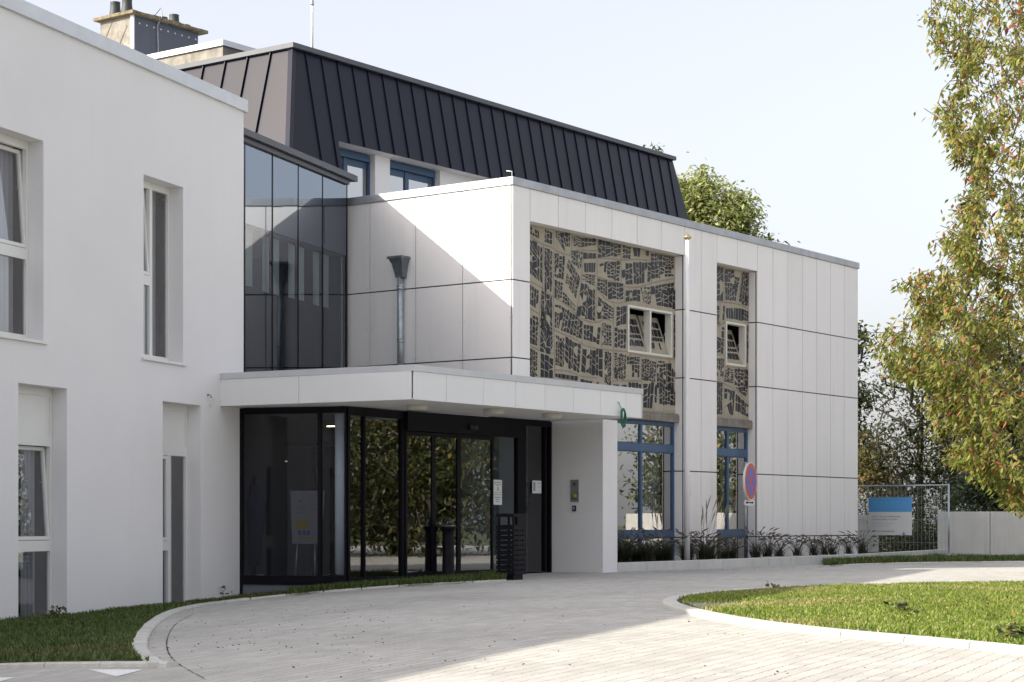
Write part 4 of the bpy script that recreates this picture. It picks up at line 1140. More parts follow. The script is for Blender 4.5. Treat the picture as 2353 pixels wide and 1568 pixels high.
for u0, u1 in zip(mu, mu[1:]):
    tw = [rndg.uniform(-.004, .004) for _ in range(4)]
    g1_.add([Gp(u0, tw[0], ZTR + .0), Gp(u1, tw[1], ZTR + .0), Gp(u1, tw[2], ZGT), Gp(u0, tw[3], ZGT)], [(3, 2, 1, 0)])
    g2_.add([Gp(u0, tw[0], Z0), Gp(u1, tw[1], Z0), Gp(u1, tw[1], ZTR), Gp(u0, tw[0], ZTR)], [(3, 2, 1, 0)])
    w_ = u1 - u0
    bz = 5.10 + rndg.uniform(-.02, .02)
    bl.add([Gp(u0 + .32 * w_, -.22, bz), Gp(u1 - .04 * w_, -.22, bz), Gp(u1 - .04 * w_, -.22, ZTR - .04), Gp(u0 + .32 * w_, -.22, ZTR - .04)], [(0, 1, 2, 3), (3, 2, 1, 0)])
frm = build('glazing_frame', fr, M['frame'], stw)
build('spandrel_glass', g1_, M['gspan'], stw); build('vision_glass', g2_, M['gmirror'], stw); build('roller_blind', bl, M['blind'], stw)
mb = MB(); gbox(mb, -.12, mu[-1], -.25, .14, ZGT + .09, ZGT + .20); gbox(mb, mu[0] + .0, mu[-1], -.2, .06, ZGT + .003, ZGT + .075); build('roof_edge', mb, M['edge'], stw)
mb = MB(); gbox(mb, mu[0] + .05, mu[-1], -5, -.25, ZGT - .05, ZGT + .15); build('roof', mb, M['zinc'], stw)
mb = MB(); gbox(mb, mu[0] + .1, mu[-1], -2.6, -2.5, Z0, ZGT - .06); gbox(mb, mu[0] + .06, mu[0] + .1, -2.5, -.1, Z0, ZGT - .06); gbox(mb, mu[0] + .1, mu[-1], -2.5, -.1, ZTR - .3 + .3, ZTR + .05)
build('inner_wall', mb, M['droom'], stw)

# rain pipe with hopper on the side wall
b_p = side_b(927); D_p = (O + aC * A + b_p * B)[1]
zt_ = zat(592, D_p)
dp = thing('downpipe', (*W(aC - .1, b_p, 3.2)[:2], 3.2), 'galvanised rain pipe with flared hopper head on the sunlit side wall', 'rain pipe')
def sq(b0, b1, a0, a1, z): return [W(aC - a1, b0, z), W(aC - a0, b0, z), W(aC - a0, b1, z), W(aC - a1, b1, z)]
mb = MB()
zt1 = zt_
for (z0, w0, z1, w1) in ((zt1 - .39, .085, zt1 - .34, .09), (zt1 - .34, .09, zt1 - .12, .13), (zt1 - .12, .135, zt1 - .045, .16), (zt1 - .045, .18, zt1, .18)):
    mb.hexa(sq(b_p - w0, b_p + w0, .01, .01 + w0 * 1.5, z0) + sq(b_p - w1, b_p + w1, .01, .01 + w1 * 1.5, z1))
build('hopper_head', mb, M['hopper'], dp)
mb = MB(); c = W(aC - .09, b_p, 0); mb.lathe((c[0], c[1], 0), [(.062, 3.2), (.062, zt1 - .385)], 16)
build('pipe', mb, M['galv'], dp)
for z in (zt1 - .62, 4.38):
    mb = MB(); mb.lathe((c[0], c[1], z), [(.064, 0), (.070, .005), (.070, .03), (.066, .035), (.066, .06), (.070, .065), (.070, .09), (.064, .095)], 16); build('pipe_collar', mb, M['galv'], dp)

# ================================================================== ENTRANCE PAVILION
ent = thing('entrance_pavilion', (*O, 0), 'glazed entrance with black frames under a flat white panelled canopy and white end pier', 'building')
K = V(-1.524, 29.05); KR = K + 6.51 * A
ZS = 2.853; ZK = 3.385
Lc = V((492 - CX) / F * 30.85, 30.85)
dl = Lc - K; dl /= np.linalg.norm(dl); dn = V(dl[1], -dl[0])
if dn[1] > 0: dn = -dn
Kin = P4 + V(.02, 0.0)
polyc = [K, KR, KR + 1.99 * B, V(*W(-.1, -.0, 0)[:2]) + .4 * B, P4 + V(0.03, .35), Lc + V(.03, 0.05)]
top = MB(); top.prism([tuple(p - .0) for p in polyc], ZS + .03, ZK - .12)
build('canopy_core', top, M['joint'], ent)
fp = MB(); cj = [947, 1022, 1108, 1181, 1249, 1314, 1377, 1435, 1470]
ks = [(on_plane(x, K, A)[2]) for x in cj]; ks[0] = 0; 
def Kp(t, d, z): return (K[0] + A[0] * t + B[0] * d, K[1] + A[1] * t + B[1] * d, z)
zc_ = ZK - .10
for t0, t1 in zip(ks, ks[1:]):
    fp.hexa([Kp(t0 + .004, -.03, ZS), Kp(t1 - .004, -.03, ZS), Kp(t1 - .004, -.008, ZS), Kp(t0 + .004, -.008, ZS), Kp(t0 + .004, -.03, zc_), Kp(t1 - .004, -.03, zc_), Kp(t1 - .004, -.008, zc_), Kp(t0 + .004, -.008, zc_)])
Ll = np.linalg.norm(Lc - K)
lj = [0, -on_plane(689, K, -dl)[2], Ll]
def Kl(t, d, z): return (K[0] + dl[0] * t + dn[0] * d, K[1] + dl[1] * t + dn[1] * d, z)
for t0, t1 in zip(lj, lj[1:]):
    fp.hexa([Kl(t0 + .004, .03, ZS), Kl(t1 - .004, .03, ZS), Kl(t1 - .004, .008, ZS), Kl(t0 + .004, .008, ZS), Kl(t0 + .004, .03, zc_), Kl(t1 - .004, .03, zc_), Kl(t1 - .004, .008, zc_), Kl(t0 + .004, .008, zc_)])
tR = 6.51
fp.hexa([Kp(tR + .008, -.03, ZS), Kp(tR + .03, -.03, ZS), Kp(tR + .03, 1.97, ZS), Kp(tR + .008, 1.97, ZS), Kp(tR + .008, -.03, zc_), Kp(tR + .03, -.03, zc_), Kp(tR + .03, 1.97, zc_), Kp(tR + .008, 1.97, zc_)])
build('canopy_fascia', fp, M['cpanel'], ent)
cc = MB()
Kc = K - .045 * B - .02 * A
cc.prism([tuple(Kc), tuple(KR + .045 * A - .045 * B), tuple(KR + .045 * A + 1.97 * B), tuple(KR + 1.97 * B - .2 * A), tuple(KR - .2 * A + .2 * B), tuple(K + .2 * B + .2 * A), tuple(Lc - dn * .2), tuple(Lc + dn * .045)], zc_ + .002, ZK)
build('canopy_trim', cc, M['alu'], ent)
rf = MB(); rf.prism([tuple(p) for p in [K + .22 * B + .22 * A, KR - .22 * A + .22 * B, KR - .22 * A + 1.95 * B, V(*W(-.1, 0, 0)[:2]) + .4 * B, P4 + V(.1, .3), Lc - dn * .22]], ZK - .119, ZK - .06); build('canopy_roof', rf, M['concrete'], ent)
so = MB(); so.prism([tuple(p) for p in [K + .002 * A, KR, KR + 1.97 * B, V(*W(-.05, .05, 0)[:2]), P4 + V(.04, .25), Lc + V(.04, .05)]], ZS + .012, ZS + .028); build('soffit', so, M['soffit'], ent)

# glazing on the front, b = 0
def ga(px): return fa(px, 0)[0]
fr = MB(); gl = MB()
def post(p0, p1, z0=0.0, z1=ZS - .003, b0=-.03, b1=.06, mbx=None): (mbx or fr).bb(p0, p1, b0, b1, z0, z1)
aP = 5.78
post(0, ga(802)); ap = [ga(836), ga(924), ga(992), ga(1050)]
post(ap[0] - .015, ap[0] + .015); post(ap[1] - .03, ap[1] + .03)
post(ga(1187), ga(1206)); post(aP - .05, aP - .003); post(ga(1250), ga(1252) + .02, .06, 2.75)
hd = ga(926)
post(ga(802), ap[1] - .03, ZS - .14, ZS - .003); post(ga(802), ap[1] - .03, 0, .07)
post(ap[1] + .03, ga(1187), 2.52, ZS - .003, -.10, .10)      # door header with operator
post(ap[1] + .03, ga(1130), -.02, .05)
post(ga(1206), aP - .05, ZS - .10, ZS - .003); post(ga(1206), aP - .05, 0, .05)
gf = build('glazing_frame', fr, M['frame'], ent)
def pane(mbx, p0, p1, z0, z1, b_=.015): mbx.add([W(p0, b_, z0), W(p1, b_, z0), W(p1, b_, z1), W(p0, b_, z1)], [(0, 1, 2, 3)])
pane(gl, ga(802), ap[0] - .015, .07, ZS - .14); pane(gl, ap[0] + .015, ap[1] - .03, .07, ZS - .14)
build('pane', gl, M['gentr'], gf)
sg = MB(); pane(sg, ga(1206), aP - .05, .05, ZS - .10); pane(sg, ga(1130), ga(1187), .05, 2.52)
build('side_pane', sg, M['gmatt'], gf)
sb_ = MB(); sb_.bb(ga(1075) - .11, ga(1075) + .11, -.15, -.102, 2.60, 2.68); build('door_sensor', sb_, M['blackgloss'], gf)
for p0, p1, lab in ((ap[1] + .035, ap[2], ''), (ap[2] + .004, ap[3], ''), (ap[3] + .004, ga(1129), '')):
    d = MB(); k = .045; 
    d.bb(p0, p0 + k, -.05, -.005, .03, 2.51); d.bb(p1 - k, p1, -.05, -.005, .03, 2.51); d.bb(p0 + k, p1 - k, -.05, -.005, .03, .13); d.bb(p0 + k, p1 - k, -.05, -.005, 2.44, 2.51)
    do = build('door_leaf', d, M['frame'], ent)
    g = MB(); pane(g, p0 + k, p1 - k, .13, 2.44, -.03); build('door_pane', g, M['gentr'], do)
# left glass face
VL = V((541.5 - CX) / F * 31.42, 31.42); dv = VL - O; LV = np.linalg.norm(dv); dv /= LV; nv = V(dv[1], -dv[0])
if nv[1] > 0: nv = -nv
def Vp(t, d, z): return (O[0] + dv[0] * t + nv[0] * d, O[1] + dv[1] * t + nv[1] * d, z)
def vbox(mb, t0, t1, d0, d1, z0, z1, m=0): mb.hexa([Vp(t0, d0, z0), Vp(t1, d0, z0), Vp(t1, d1, z0), Vp(t0, d1, z0), Vp(t0, d0, z1), Vp(t1, d0, z1), Vp(t1, d1, z1), Vp(t0, d1, z1)], m)
def vt(px): return -on_plane(px, O, -dv)[2] * 1.0 if False else on_plane(px, O, dv)[2]
fr = MB(); t1, t2 = vt(739), vt(731); tl = vt(558)
vbox(fr, 0, vt(793.5), -.06, .03, -.01, ZS - .003); vbox(fr, t1, t2, -.06, .03, .10, ZS - .10); vbox(fr, tl, LV, -.06, .03, -.25, ZS - .003)
vbox(fr, vt(793.5), tl, -.06, .03, ZS - .10, ZS - .003); vbox(fr, vt(793.5), tl, -.06, .03, -.05, .10)
gf2 = build('glazing_frame', fr, M['frame'], ent)
g = MB(); g.add([Vp(vt(793.5), .0, .10), Vp(t1, .0, .10), Vp(t1, .0, ZS - .10), Vp(vt(793.5), .0, ZS - .10)], [(0, 3, 2, 1)]); g.add([Vp(t2, .0, .10), Vp(tl, .0, .10), Vp(tl, .0, ZS - .10), Vp(t2, .0, ZS - .10)], [(0, 3, 2, 1)])
build('pane', g, glass('left entrance glass', (.72, .74, .80), gain=.9, add=0), gf2)
mb = MB(); vbox(mb, -.02, LV - .05, -.05, .0, -.6, -.053); build('plinth', mb, M['plinth'], ent)
# pier at the right end
mb = MB(); mb.bb(aP, aP + .49, -1.17, -.0, -.05, ZS + .01); build('end_pier', mb, M['render'], ent)
def Vi(px, d):
    p0 = O + nv * d; x, y, t = on_plane(px, p0, dv); return t, y
# interior
IN = MB()
IN.prism([tuple(O + .03 * A + .1 * B), tuple(V(*W(aP, .1, 0)[:2])), tuple(V(*W(aP, 4.5, 0)[:2])), tuple(V(*W(-1.5, 5.2, 0)[:2])), tuple(VL + V(.1, .1))], -.08, -.01)
build('floor', IN, M['floor'], ent)
IN = MB()
IN.bb(-2.2, aP + .05, 4.4, 4.5, 0, 2.86); IN.bb(aP + .05, aP + .1, .1, 4.4, 0, 2.86)

IN.hexa([Vp(LV + .02, -.1, 0), Vp(LV + .1, -.1, 0), Vp(LV + .1, -5.0, 0), Vp(LV + .02, -5.0, 0), Vp(LV + .02, -.1, 2.86), Vp(LV + .1, -.1, 2.86), Vp(LV + .1, -5.0, 2.86), Vp(LV + .02, -5.0, 2.86)])
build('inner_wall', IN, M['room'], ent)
sw = MB(); sw.bb(ga(1118), aP + .04, .55, .60, 0, 2.82); build('screen_wall', sw, M['greywall'], ent)
cl = MB(); cl.prism([tuple(O + .05 * A + .1 * B), tuple(V(*W(aP, .1, 0)[:2])), tuple(V(*W(aP, 4.45, 0)[:2])), tuple(V(*W(-1.8, 5.2, 0)[:2])), tuple(VL + V(.05, .1))], ZS - .02, ZS + .01); build('ceiling', cl, M['room'], ent)
# inner doors seen through the left glass
idr = MB()
for t0, t1_ in ((.55, 1.0), (1.05, 1.5)):
    vbox(idr, t0, t0 + .06, -2.3, -2.25, 0, 2.3); vbox(idr, t1_ - .06, t1_, -2.3, -2.25, 0, 2.3); vbox(idr, t0 + .06, t1_ - .06, -2.3, -2.25, 2.2, 2.3)
vbox(idr, .1, LV, -2.31, -2.24, 2.31, 2.40)
build('inner_door_frame', idr, M['frame'], ent)
lm = MB(); vbox(lm, .35, .72, -1.0, -.96, ZS - .27, ZS - .255); build('lamp_or_reflection', lm, M['lamp'], ent)
for px0, px1, py in ((557, 614, 1059), (632, 660, 1060.5), (557, 574, 1085)):  # glowing bars imitating reflections of long lamps in the left glass
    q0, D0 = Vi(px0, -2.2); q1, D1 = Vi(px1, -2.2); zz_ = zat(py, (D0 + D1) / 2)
    lm = MB(); vbox(lm, min(q0, q1), max(q0, q1), -2.21, -2.20, zz_ - .007, zz_ + .007); build('lamp_or_reflection', lm, M['lampreflection'], ent)
cm = MB(); c = Vp(Vi(781, -.16)[0], -.16, 0); cm.lathe((c[0], c[1], .12), [(.082, 0), (.082, 2.72)], 20); build('column', cm, M['column'], ent)
cm = MB(); cm.lathe((c[0], c[1], 0), [(.06, 0), (.06, .12)], 16); build('column_foot', cm, M['steel'], ent)

# canopy lights: hang from the soffit
def soff(px, py):
    D = (ZS - CAMZ) * F / (HY - py); return V((px - CX) / F * D, D)
for i, (px, py, lab) in enumerate(((958.6, 932.5, 'round canopy ceiling light nearest the outer corner of the canopy'), (1135, 942.5, 'middle round ceiling light under the canopy above the sliding doors'), (1268, 952.5, 'round canopy ceiling light closest to the white end pier'))):
    c = soff(px, py)
    t = thing('ceiling_light', (c[0], c[1], ZS), lab, 'ceiling light', 'round lights under the entrance canopy')
    mb = MB(); mb.lathe((c[0], c[1], ZS - .065), [(.165, 0), (.172, .012), (.172, .058), (.16, .0765)], 28); build('housing', mb, M['lampshade'], t)
    mb = MB(); mb.lathe((c[0], c[1], ZS - .072), [(.13, 0), (.15, .008)], 28); build('diffuser', mb, M['swhite'], t)

# intercom + reader on the pier face a = aP
def pier_pt(px): 
    x, y, t = on_plane(px, O + aP * A, B); return t, y
def pbox(mb, px0, px1, py0, py1, d0, d1, m=0):
    b0, D0 = pier_pt(px0); b1, D1 = pier_pt(px1); D = (D0 + D1) / 2
    mb.bb(aP - d1, aP - d0, min(b0, b1), max(b0, b1), zat(py1, D), zat(py0, D), m)
bI, DI = pier_pt(1321)
ic = thing('intercom_panel', W(aP, bI, zat(1153, DI)), 'steel intercom panel with black camera eye and yellow sticker on the white pier', 'intercom')
mb = MB(); pbox(mb, 1312, 1330.5, 1103, 1153.7, .0, .02); build('plate', mb, M['steel'], ic)
mb = MB(); zcam = zat(1113, DI)
def pdisc(mb, b, z, r, d, n_=14, m=0):
    mb.add([W(aP - d, b + r * cos(2 * pi * k / n_), z + r * sin(2 * pi * k / n_)) for k in range(n_)], [tuple(range(n_))], m)
pdisc(mb, bI, zcam, .022, .022)
for k in range(8):
    a_ = 2 * pi * k / 8; pdisc(mb, bI + .04 * cos(a_), zcam + .04 * sin(a_), .007, .022, 8)
build('camera_eye', mb, M['ink'], ic)
mb = MB(); pbox(mb, 1319, 1327, 1136, 1143.5, .0205, .0225); build('yellow_sticker', mb, M['yellow'], ic)
mb = MB(); pbox(mb, 1317, 1318.6, 1140, 1147, .0205, .0225); pbox(mb, 1320, 1325.5, 1145.2, 1147, .0205, .0225); build('print', mb, M['ink'], ic)
cr = thing('card_reader', W(aP, bI, zat(1175, DI)), 'small black card reader below the steel intercom', 'card reader')
mb = MB(); pbox(mb, 1316.5, 1324, 1162, 1175, 0, .03); build('housing', mb, M['blackgloss'], cr)
mb = MB(); pbox(mb, 1318, 1322.5, 1164.5, 1172, .0305, .032); build('face', mb, M['greyink'], cr)

# notices
def notice(name, px0, px1, py0, py1, b_, label, lines, emblem=None, colr=None):
    a0, D0 = fa(px0, b_); a1, D1 = fa(px1, b_); D = (D0 + D1) / 2; z0, z1 = zat(py1, D), zat(py0, D)
    t = thing(name, W((a0 + a1) / 2, b_, z0), label, 'notice')
    mb = MB(); mb.bb(a0, a1, b_ - .004, b_, z0, z1); build('sheet', mb, M['paper'], t)
    mb = MB()
    for f0, f1, v, h, *mm in lines:
        mb.bb(a0 + (a1 - a0) * f0, a0 + (a1 - a0) * f1, b_ - .006, b_ - .0045, z1 - (z1 - z0) * (v + h), z1 - (z1 - z0) * v)
    build('print', mb, M['greyink'], t)
    return t
notice('door_notice', 1132.7, 1153, 1103, 1160.5, -.01, 'tall white printed notice with a small emblem taped to the door glass', [(.13, .87, .085, .035), (.1, .9, .17, .022), (.32, .68, .225, .018), (.47, .6, .29, .15), (.12, .88, .49, .02), (.1, .9, .58, .025), (.15, .82, .68, .04), (.28, .7, .765, .03), (.3, .68, .845, .03)])
notice('door_notice', 1223, 1243.5, 1105, 1134, -.01, 'small white sheet with a black bar symbol on the grey side pane', [(.1, .32, .12, .7), (.5, .9, .18, .04), (.55, .9, .48, .03)])
# black wire mailbox frame beside it
a0, D = fa(1206, .05)
nb = thing('notice_frame', W(a0 + .1, .05, zat(1152, D)), 'slim grey notice frame behind the side pane left of the small sheet', 'notice frame')
mb = MB()
a0, a1 = fa(1207, .06)[0], fa(1218, .06)[0]; z0, z1 = zat(1152, D), zat(1105, D)
for q in ((a0, a0 + .015, z0, z1), (a1 - .015, a1, z0, z1), (a0, a1, z0, z0 + .015), (a0, a1, z1 - .015, z1)): mb.bb(q[0], q[1], .05, .07, q[2], q[3])
build('rim', mb, M['steel'], nb)
mb = MB(); mb.bb(a0 + .015, a1 - .015, .058, .066, z0 + .015, z1 - .015); build('sheet', mb, M['droom'], nb)

# flip chart board behind the left glass
tb0, Db = Vi(662, -.55); tb1, _ = Vi(728, -.5)
zb0, zb1 = zat(1250, Db), zat(1128, Db)
fc = thing('poster_stand', Vp(tb1, -.55, 0), 'leaning white poster board on a metal stand behind the left glass pane', 'poster stand')
mb = MB(); lean = .07
def Fp(f, g, u=0): # f 0..1 left->right, g 0..1 bottom->top
    sh = .14 * (1 - g)
    t = tb0 + (tb1 - tb0) * f; t = t + (tb1 - tb0) * sh * (1 - f)
    return Vp(t, -.55 - .10 * g + u, zb0 + (zb1 - zb0) * g)
def fq(mbx, f0, f1, g0, g1, u, m=0): mbx.add([Fp(f0, g0, u), Fp(f1, g0, u), Fp(f1, g1, u), Fp(f0, g1, u)], [(0, 1, 2, 3), (3, 2, 1, 0)], m)
fq(mb, 0, 1.15, 0, 1, 0); build('board', mb, M['board'], fc)
mb = MB()
for v, f0, f1 in ((.62, .2, .55), (.66, .22, .5), (.70, .2, .52), (.58, .25, .5), (.9, .62, .95), (.82, .62, .9), (.74, .65, .95), (.66, .62, .9)): fq(mb, f0, f1, v, v + .012, .006)
fq(mb, .3, .4, .78, .83, .006); build('print', mb, M['greyink'], fc)
mb = MB(); fq(mb, .18, .62, .28, .44, .007); build('yellow_block', mb, M['yellow'], fc); mb = MB(); fq(mb, .26, .68, .10, .135, .007); build('yellow_block', mb, M['yellow'], fc)
for f in (.25, .42, .58):
    mb = MB(); fq(mb, f, f + .11, .17, .25, .007); build('pictogram', mb, M['sblue'], fc)
mb = MB(); tm = (tb0 + tb1) / 2
for dt in (-.18, .12):
    mb = MB(); mb.tube([Vp(tm + dt, -.62, zb0 + .1), Vp(tm + dt * 1.2, -.55, .02)], .014, 8); build('leg', mb, M['steel'], fc)
# dark coat on a stand
tc_, Dc = Vi(583, -.7)
ct = thing('coat_stand', Vp(tc_, -.7, 0), 'dark navy coat on a stand with white feet behind the left entrance glass', 'coat stand')
c = Vp(tc_, -.7, 0)
mb = MB(); mb.lathe((c[0], c[1], .25), [(.10, 0), (.14, .3), (.17, .65), (.22, .9), (.24, 1.05), (.12, 1.22), (.09, 1.35)], 16); build('coat', mb, M['navy'], ct)
mb = MB(); mb.lathe((c[0], c[1], .0), [(.03, .05), (.03, 1.7), (.05, 1.72), (.02, 1.76)], 10); build('pole', mb, M['black'], ct)
mb = MB(); mb.ob((c[0] - .18, c[1] - .1, 0), (.12, 0, 0), (0, .1, 0), (0, 0, .09)); build('foot', mb, M['swhite'], ct); mb = MB(); mb.ob((c[0] + .06, c[1] - .1, 0), (.12, 0, 0), (0, .1, 0), (0, 0, .09)); build('foot', mb, M['swhite'], ct)

# ================================================================== STREET FURNITURE
# litter bin
bp_ = ground(1181, 1333.5); 
bn = thing('litter_bin', tuple(bp_), 'black slatted litter bin with open frame top in front of the entrance', 'litter bin')
def Bn(a, b, z): return (bp_[0] + A[0] * a + B[0] * b, bp_[1] + A[1] * a + B[1] * b, bp_[2] + z)
def bbx(mb, a0, a1, b0, b1, z0, z1, m=0): mb.hexa([Bn(a0, b0, z0), Bn(a1, b0, z0), Bn(a1, b1, z0), Bn(a0, b1, z0), Bn(a0, b0, z1), Bn(a1, b0, z1), Bn(a1, b1, z1), Bn(a0, b1, z1)], m)
LA, LB_ = .34, .36; zb_, zt_b = .09, .90
ns = 10; sh_ = (zt_b - zb_) / ns
mb = MB()
for i in range(ns):
    z0 = zb_ + i * sh_; z1 = z0 + sh_ - (.016 if i < ns - 1 else 0)
    bbx(mb, 0, .012, 0, LB_, z0, z1); bbx(mb, LA - .012, LA, 0, LB_, z0, z1); bbx(mb, .012, LA - .012, 0, .012, z0, z1); bbx(mb, .012, LA - .012, LB_ - .012, LB_, z0, z1)
build('slatted_body', mb, M['black'], bn)
mb = MB()
for a_, b_ in ((.02, .02), (LA - .05, .02), (.02, LB_ - .05), (LA - .05, LB_ - .05)):
    bbx(mb, a_, a_ + .03, b_, b_ + .03, zb_, 1.07)
bbx(mb, .0, LA, .0, LB_, 1.07, 1.085); bbx(mb, .0, .03, .0, LB_, 1.03, 1.07); bbx(mb, .03, LA, .0, .03, 1.03, 1.07); bbx(mb, .10, LA, .0, .06, .9, 1.03)
build('top_frame', mb, M['black'], bn)
mb = MB(); bbx(mb, .04, LA - .04, .04, LB_ - .04, 0, zb_ + .01); build('foot', mb, M['black'], bn)
# standing ashtray bollard
pb = V((1030 - CX) / F * 32.7, 32.7, .0)
bo = thing('ashtray_bollard', tuple(pb), 'black post shaped standing ashtray with domed top on the grass by the doors', 'ashtray post')
mb = MB(); mb.lathe(tuple(pb), [(.145, 0), (.145, .03), (.11, .06), (.105, .10), (.098, .75), (.10, .80), (.135, .87), (.14, .875), (.14, .905)], 28); build('post', mb, M['black'], bo)
mb = MB(); mb.lathe((pb[0], pb[1], pb[2] + .905), [(.13, 0), (.13, .012)], 24); build('rim_plate', mb, M['steel'], bo)
mb = MB(); mb.lathe((pb[0], pb[1], pb[2] + .917), [(.062, 0), (.062, .06), (.05, .095), (.025, .115), (.004, .12)], 20); build('dome', mb, M['blackgloss'], bo)
mb = MB(); yy = pb[1] - .064
mb.add([(pb[0] - .034, yy, pb[2] + .935), (pb[0] - .026, yy, pb[2] + .935), (pb[0] + .002, yy - .001, pb[2] + .99), (pb[0] - .006, yy - .001, pb[2] + .99)], [(0, 1, 2, 3), (3, 2, 1, 0)]); mb.add([(pb[0] - .01, yy - .001, pb[2] + .93), (pb[0] + .02, yy - .001, pb[2] + .93), (pb[0] + .02, yy - .001, pb[2] + .94), (pb[0] - .01, yy - .001, pb[2] + .94)], [(0, 1, 2, 3), (3, 2, 1, 0)])
build('smoking_symbol', mb, M['swhite'], bo)

# planter edging of concrete blocks
zc0, zc1 = .225, .30
a_e0, a_e1 = aP + .50, 21.5
pl = thing('planter_edging', W(a_e0, -1.17, .05), 'low row of grey concrete edging blocks along the planter bed', 'edging')
jbx = [1421, 1487, 1547, 1607, 1661, 1714, 1766, 1816, 1864, 1929, 1973, 2014, 2052, 2095, 2125, 2180]
jba = [on_plane(x, O - 1.17 * B, A)[2] for x in jbx]; jba[0] = a_e0
rb_ = random.Random(4)
for p, q in zip(jba, jba[1:]):
    f0, f1 = (p - a_e0) / (a_e1 - a_e0), (q - a_e0) / (a_e1 - a_e0)
    zt0 = .222 + .02 * f0 + .06 * max(0, f0 - .6) / .4; zt1 = .222 + .02 * f1 + .06 * max(0, f1 - .6) / .4
    j = rb_.uniform(-.004, .004)
    mb = MB(); mb.hexa([W(p + .005, -1.17 + j, -.1), W(q - .005, -1.17 + j, -.1), W(q - .005, -1.05, -.1), W(p + .005, -1.05, -.1), W(p + .005, -1.17 + j, zt0), W(q - .005, -1.17 + j, zt1), W(q - .005, -1.05, zt1), W(p + .005, -1.05, zt0)])
    build('block', mb, M['concrete'], pl, bevel=.01)
mb = MB(); mb.add([W(a_e0, -1.05, .15), W(21.5, -1.05, .22), W(21.5, .0, .22), W(21.5, .9, .22), W(aE + .1, .9, .2), W(aE + .1, -.001, .2), W(a_e0, -.001, .15)], [(0, 1, 2, 3, 4, 5, 6)])
struct(build('planter_bed', mb, M['soil']))

# flagpole
af, Df = fa(1578.5, -.85); fpb = W(af, -.85, .16)
fpz = zat(553, Df)
fl = thing('flagpole', fpb, 'tall white flagpole with brass finial standing in the planter bed', 'flagpole')
mb = MB(); mb.tube([fpb, (fpb[0], fpb[1], 2.5), (fpb[0] + .006, fpb[1], 4.5), (fpb[0] + .012, fpb[1], fpz)], [.062, .058, .050, .042], 20); build('pole', mb, M['pole'], fl)
mb = MB(); mb.lathe((fpb[0] + .012, fpb[1], fpz), [(.03, 0), (.03, .02), (.055, .03), (.078, .055), (.075, .075), (.05, .10), (.018, .125), (.003, .16)], 18); build('finial', mb, M['brass'], fl)
mb = MB(); mb.tube([(fpb[0] + .07, fpb[1] - .03, 1.9), (fpb[0] + .085, fpb[1] - .04, 1.7), (fpb[0] + .07, fpb[1] - .03, 1.5)], .006, 6); build('halyard', mb, M['swhite'], fl)

# no stopping sign
as_, Ds = fa(1713, -.36); sp = W(as_, -.36, .19)
sg_ = thing('traffic_sign', sp, 'round red and blue no stopping sign with small arrow plate on a steel post', 'traffic sign')
mb = MB(); mb.tube([sp, (sp[0], sp[1], zat(1062, Ds))], .032, 14); build('post', mb, M['galv'], sg_)
zcn = zat(1106.5, Ds); R_ = 43.5 / F * Ds; th = radians(64)
sn = V(sin(th), -cos(th)); su = V(cos(th), sin(th))
sc_p = V(sp[0], sp[1]) + sn * .06 + V((1717 - 1713) / F * Ds, 0)
def Sp(u, z, d): return (sc_p[0] + su[0] * u + sn[0] * d, sc_p[1] + su[1] * u + sn[1] * d, zcn + z)
def sdisc(mb, r, d, n_=48, m=0, dz=0): mb.add([Sp(r * cos(2 * pi * k / n_), r * sin(2 * pi * k / n_), d) for k in range(n_)], [tuple(range(n_))], m)
mb = MB(); n_ = 48
rim = [Sp(R_ * cos(2 * pi * k / n_), R_ * sin(2 * pi * k / n_), .025) for k in range(n_)]; rb2 = [Sp(R_ * cos(2 * pi * k / n_), R_ * sin(2 * pi * k / n_), -.02) for k in range(n_)]
mb.add(rim + rb2, [tuple(range(n_)), tuple(range(2 * n_ - 1, n_ - 1, -1))] + [(k, n_ + k, n_ + (k + 1) % n_, (k + 1) % n_) for k in range(n_)])
disc = build('disc', mb, M['swhite'], sg_)
mb = MB(); sdisc(mb, R_ * .955, .028); build('red_field', mb, M['red'], disc)
mb = MB()
r_in, bw_ = R_ * .72, R_ * .085
for q in range(4):     # four blue sectors between the red cross bars
    c0 = pi / 4 + q * pi / 2; pts_ = []
    off = asin_ = math.asin(bw_ / r_in)
    for k in range(13):
        a_ = c0 + off + (pi / 2 - 2 * off) * k / 12; pts_.append((r_in * cos(a_), r_in * sin(a_)))
    cm_ = c0 + pi / 4; pts_.append((bw_ * 1.414 * cos(cm_), bw_ * 1.414 * sin(cm_)))
    mb.add([Sp(u, z, .031) for u, z in pts_], [tuple(range(len(pts_)))])
build('blue_field', mb, M['sblue'], disc)
th2 = radians(38); pn = V(sin(th2), -cos(th2)); pu = V(cos(th2), sin(th2)); pc_ = V(sp[0], sp[1]) + pn * .045 + V((1717 - 1713) / F * Ds, 0)
def Sp(u, z, d): return (pc_[0] + pu[0] * u + pn[0] * d, pc_[1] + pu[1] * u + pn[1] * d, zcn + z)
mb = MB(); zp = zat(1155.5, Ds) - zcn; pw, ph = .15, .062
pts_ = []
for cx_, cz_, a0_ in ((pw - .045, ph - .045 + .0, 0), (-pw + .045, ph - .045, 90), (-pw + .045, -ph + .045, 180), (pw - .045, -ph + .045, 270)):
    for k in range(5): pts_.append((cx_ + .045 * cos(radians(a0_ + 22.5 * k)), cz_ + .045 * sin(radians(a0_ + 22.5 * k))))
